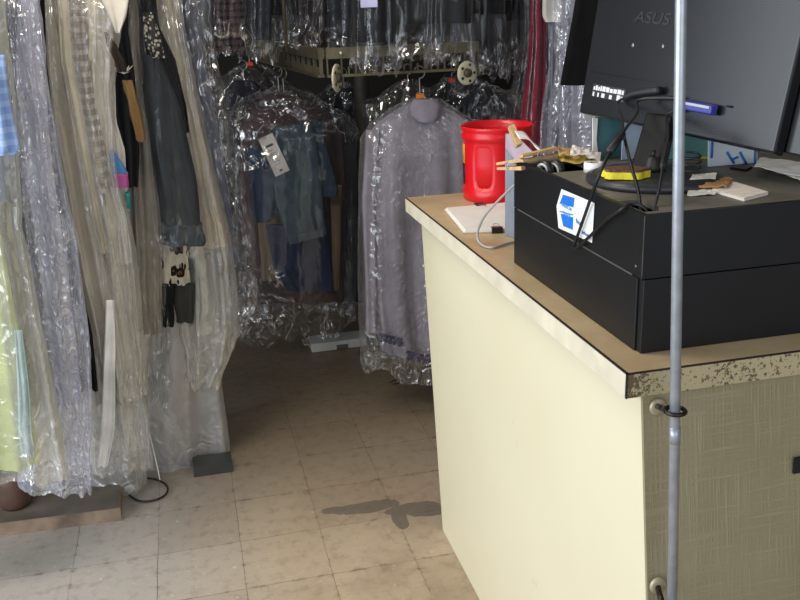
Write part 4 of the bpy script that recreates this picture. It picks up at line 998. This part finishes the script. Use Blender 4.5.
Mt = basis(at(274, 155, JY-.115), at(276.5, 155, JY-.115)-at(270, 158, JY-.115), at(270, 138, JY-.115)-at(279, 171, JY-.115))
pt = box('price_tag', (-.029, -.076, -.001), (.029, .076, .001), plain('tag_card', '#c9c4bd', .6, var=.05, vs=20), jt, M=Mt); pt['label'] = 'off-white printed price tag'
bm = bmesh.new(); rnd = random.Random(9)
addbox(bm, (-.016, .034, .001), (.014, .043, .0014), Mt)
for i in range(6): addbox(bm, (-.014+rnd.uniform(0, .004), .018-i*.011, .001), (rnd.uniform(.002, .014), .0195-i*.011, .0014), Mt)
addbox(bm, (-.006, -.066, .001), (.006, -.058, .0014), Mt)
frombm('tag_print', bm, plain('tag_ink', '#4a4644', .6), pt)

# darker bagged clothes filling the lower tier
dk = [cloth('dk1', '#23232a'), cloth('dk2', '#2f2b2a'), cloth('dk3', '#1a1d24'), cloth('dk4', '#34322f'), cloth('dk5', '#262a2c'), cloth('dk6', '#3a3432')]
low = [
    ('black crinkled bag of clothes left of the jeans bundle', 'suit', 214, 244, 262, 80, 292, 3.9, 0, 0),
    ('dark bagged suit shouldering out above the plum jacket', 'suit', 222, 250, 292, 66, 280, 4.15, 1, 1),
    ('dark bagged coat in the gap beside the grey post', 'coat', 318, 344, 372, 88, 300, 4.3, 2, 0),
    ('dark bagged suit left behind the lilac tunic', 'suit', 366, 408, 452, 84, 300, 3.45, 3, 0),
    ('black bagged jacket right behind the lilac tunic collar', 'jacket', 420, 452, 500, 82, 300, 3.25, 4, 1),
    ('glossy black bagged jacket above the red bucket rim', 'jacket', 438, 476, 526, 84, 300, 3.05, 2, 0),
    ('charcoal bagged coat right of the red bucket', 'coat', 480, 516, 556, 92, 300, 3.4, 5, 0),
]
for i, (lab, nm, xl, xc, xr, y0, y1, Y, mi, tg) in enumerate(low):
    rows = [(y0, xc-8, xc+8), (y0+8, xc-20, xc+20), (y0+24, xl+4, xr-4), (y0+45, xl, xr), (y1, xl+2, xr-2)]
    t = thing('bagged_'+nm, lab, nm, base_of(rows, Y), GB)
    drape('body', rows, Y, .04, dk[mi], t, fold=(6., .012), seed=70+i)
    drape('plastic_cover', [(y0-3, xc-8, xc+8), (y0+6, xc-24, xc+24), (y0+20, xl-2, xr+2), (y0+42, xl-5, xr+5), (y1+12, xl-4, xr+4)], Y-.02, .08, F_DARK, t, fold=(8., .014), crinkle=.024, seed=80+i, jag=.04, nu=72, nv=64, captop=False)
    backhook(t, xc, y0+2, Y, y0-20, plain('red_tag', '#d8452a', .5) if tg else None, .3)

# --- upper tier (only the hems hang into view)
GU = 'bagged clothes on the upper back rail'
plaid1 = cloth('maroon_check', '#574447', 'plaid', '#1d1a1f', 1.6); plaid2 = cloth('dim_check', '#2e2526', 'plaid', '#191719', 1.4)
upper = [
    ('maroon checked shirt hanging in the upper row beside the left rack', 'shirt', 215, 247, 51, 56, 3.22, plaid1),
    ('grey blue bagged shirt left of the maroon checked shirt', 'shirt', 198, 216, 48, 56, 3.34, cloth('grey_blue', '#4e585c')),
    ('dark slate shirt just right of the maroon checked shirt', 'shirt', 248, 272, 40, 58, 3.26, cloth('ink', '#232a33')),
    ('near black shirt with a wet-looking bag left of the thin hanging rod', 'shirt', 268, 300, 15, 47, 3.32, cloth('coal', '#15171b')),
    ('dim brown checked shirt between the hanging rod and slate trousers', 'shirt', 298, 326, 46, 50, 3.24, plaid2),
    ('slate grey trousers hanging above the comb rail corner', 'trousers', 324, 353, 46, 52, 3.27, cloth('steel_slate', '#2a3036')),
    ('black jacket in a sparkling bag above the comb rail', 'jacket', 356, 397, 42, 72, 2.83, cloth('inkblack', '#14161c')),
    ('plain black suit above the middle of the comb rail', 'suit', 395, 433, 24, 62, 2.84, cloth('suitblack', '#131416')),
    ('black coat behind the right hanging rod', 'coat', 428, 470, 23, 62, 2.83, cloth('coatblack', '#17171a')),
    ('black dress in a streaky bag above the second guide wheel', 'dress', 466, 506, 14, 78, 3.05, cloth('dressblack', '#121317')),
    ('black blouse in a bag beside the red dress', 'blouse', 502, 536, 20, 70, 3.20, cloth('blouseblack', '#161618')),
]
for i, (lab, nm, xl, xr, y1, yb, Y, m) in enumerate(upper):
    rows = [(-190, (xl+xr)/2-6, (xl+xr)/2+6), (-172, xl+2, xr-2), (-60, xl, xr), (y1, xl-1, xr+1)]
    t = thing('bagged_'+nm, lab, nm, base_of(rows, Y), GU)
    drape('body', rows, Y, .05, m, t, fold=(5., .01), seed=100+i, nv=46)
    drape('plastic_cover', [(-192, (xl+xr)/2-8, (xl+xr)/2+8), (-165, xl-2, xr+2), (-60, xl-4, xr+4), (yb-12, xl-5, xr+5), (yb, xl-2, xr+2)], Y, .085, F_DARK, t, fold=(8., .006), crinkle=.020, seed=120+i, crmin=.06, jag=.03, nu=64, nv=72, captop=False)
    q = at((xl+xr)/2, -190, Y); hook(t, q, mat=M_WIRE, top=max(.06, UR+.02-q.z), yaw=PI/2)
    if i == 6:
        a = at(369, 3, Y-.1); o = box('paper_ticket', (a.x-.025, a.y, a.z-.012), (a.x+.025, a.y+.002, a.z+.04), plain('ticket_lilac', '#b9b6dc', .6), t); o['label'] = 'pale lilac paper ticket'

# --- right: red dress, silver bags, black trousers
garment('red_dress', 'deep red dress in a bag between black blouse and silver bag', 'dress',
        [(-60, 528, 548), (20, 530, 546), (70, 528, 547), (110, 522, 546), (200, 514, 544)], 3.02, .03, cloth('crimson_cloth', '#8a1230'), GU, seed=141, railz=UR,
        bag=[(-60, 518, 548), (40, 520, 550), (110, 508, 550), (220, 502, 550)], film_m=F_CLEAR, crmin=.05, bagcr=.008)
garment('silver_gown', 'pale grey gown in a bright silvery bag between red dress and monitor', 'gown',
        [(-90, 545, 580), (20, 550, 584), (80, 548, 588), (200, 545, 594)], 3.0, .05, cloth('silver_cloth', '#7d7d86'), GU, seed=142, railz=UR,
        bag=[(-100, 544, 582), (10, 546, 588), (80, 545, 594), (240, 540, 604)], film_m=F_STREAK, bagcr=.02, crmin=.6,
        extras=[('white_yoke', [(-40, 540, 574), (16, 543, 574), (22, 546, 572)], 2.955, .012, white)])
garment('white_gown', 'white gown in a crumpled silvery bag just left of the monitor', 'gown',
        [(-60, 570, 640), (90, 572, 650), (240, 572, 660)], 2.80, .05, cloth('offwhite_cloth', '#a9a9b2'), GU, seed=143, railz=UR,
        bag=[(-70, 566, 646), (90, 560, 656), (260, 558, 668)], film_m=F_STREAK, bagcr=.022, crmin=.6)
garment('black_trousers', 'black trousers folded over a hanger touching the monitor edge', 'trousers',
        [(-60, 582, 606), (0, 575, 606), (85, 560.5, 608)], 2.55, .02, cloth('trouserblack', '#0d0d0f'), GU, seed=144, railz=UR, fold=(4., .003), flat=.6)
for i, (xl, xr, Y, c, lab) in enumerate(((640, 720, 3.1, '#4a4a46', 'drab grey bagged coat behind the monitor'), (716, 790, 3.0, '#33342f', 'dark bagged coat behind the right half of the monitor'), (784, 850, 2.7, '#2c2e26', 'dark olive bagged coat at the picture edge beyond the monitor'))):
    garment('bagged_coat', lab, 'coat', [(-60, xl, xr), (100, xl-3, xr+3), (300, xl-4, xr+4)], Y, .05, cloth(f'far_coat{i}', c), GU, seed=150+i, railz=UR,
            bag=[(-70, xl-4, xr+4), (100, xl-8, xr+8), (310, xl-8, xr+8)], film_m=F_DARK, bagcr=.02)

# --- white box on the floor
wbx = thing('flat_white_carton', 'flat white carton on the floor between jeans bag and lilac tunic', 'carton', atz(332, 352, 0))
c0_, c1_ = atz(312, 353, 0), atz(362, 349, 0)
bm = bmesh.new(); addbox(bm, (c0_.x, c0_.y, .001), (c1_.x+.15, c0_.y+.11, .04)); frombm('carton_body', bm, plain('carton_white', '#b5b3ae', .6, var=.12, vs=10), wbx, bevel=.003)
bm = bmesh.new(); addbox(bm, (c0_.x-.03, c0_.y+.02, .03), (c0_.x-.001, c0_.y+.09, .038)); frombm('end_flap', bm, plain('carton_grey', '#8d8b85', .7), wbx, bevel=.002)
bm = bmesh.new(); addbox(bm, (c0_.x+.11, c0_.y-.004, .004), (c0_.x+.16, c0_.y-.0005, .024)); frombm('tape_strip', bm, plain('carton_dark', '#55524c', .6), wbx)

# ================================================================== LIGHT
w = bpy.data.worlds.new('world'); scene.world = w; w.use_nodes = True
bg = w.node_tree.nodes['Background']; bg.inputs[0].default_value = (.80, .88, 1., 1); bg.inputs[1].default_value = .62
def area(name, loc, tgt, sx, sy, power, col=(1, 1, 1)):
    l = bpy.data.lights.new(name, 'AREA'); l.shape = 'RECTANGLE'; l.size = sx; l.size_y = sy; l.energy = power; l.color = col
    o = bpy.data.objects.new(name, l); COL.objects.link(o); o.location = loc
    o.rotation_euler = (Vector(tgt)-Vector(loc)).to_track_quat('-Z', 'Y').to_euler(); return o
area('shop_window_light', (-2.5, .45, 1.5), (.4, .45, 1.35), 3.6, 2.1, 114, (.85, .925, 1.))
area('shop_door_light', (.5, -1.9, 1.9), (.4, 3., 1.0), 1.8, 1.4, 17, (.95, .97, 1.))
area('front_ceiling_light', (-.6, 1.75, 2.6), (-.5, 2.6, 1.2), 1.3, .4, 30, (1., .92, .8))
area('added_overhead_fill', (.6, 2.2, 2.7), (.6, 2.2, 0), 1.3, .25, 3.5, (1., .95, .85))  # weak fill added overhead, no lamp known there
scene.view_settings.view_transform = 'Standard'
scene.view_settings.look = 'None'
scene.view_settings.exposure = 0
scene.cycles.transparent_max_bounces = 32
scene.cycles.max_bounces = 8
scene.cycles.use_denoising = True
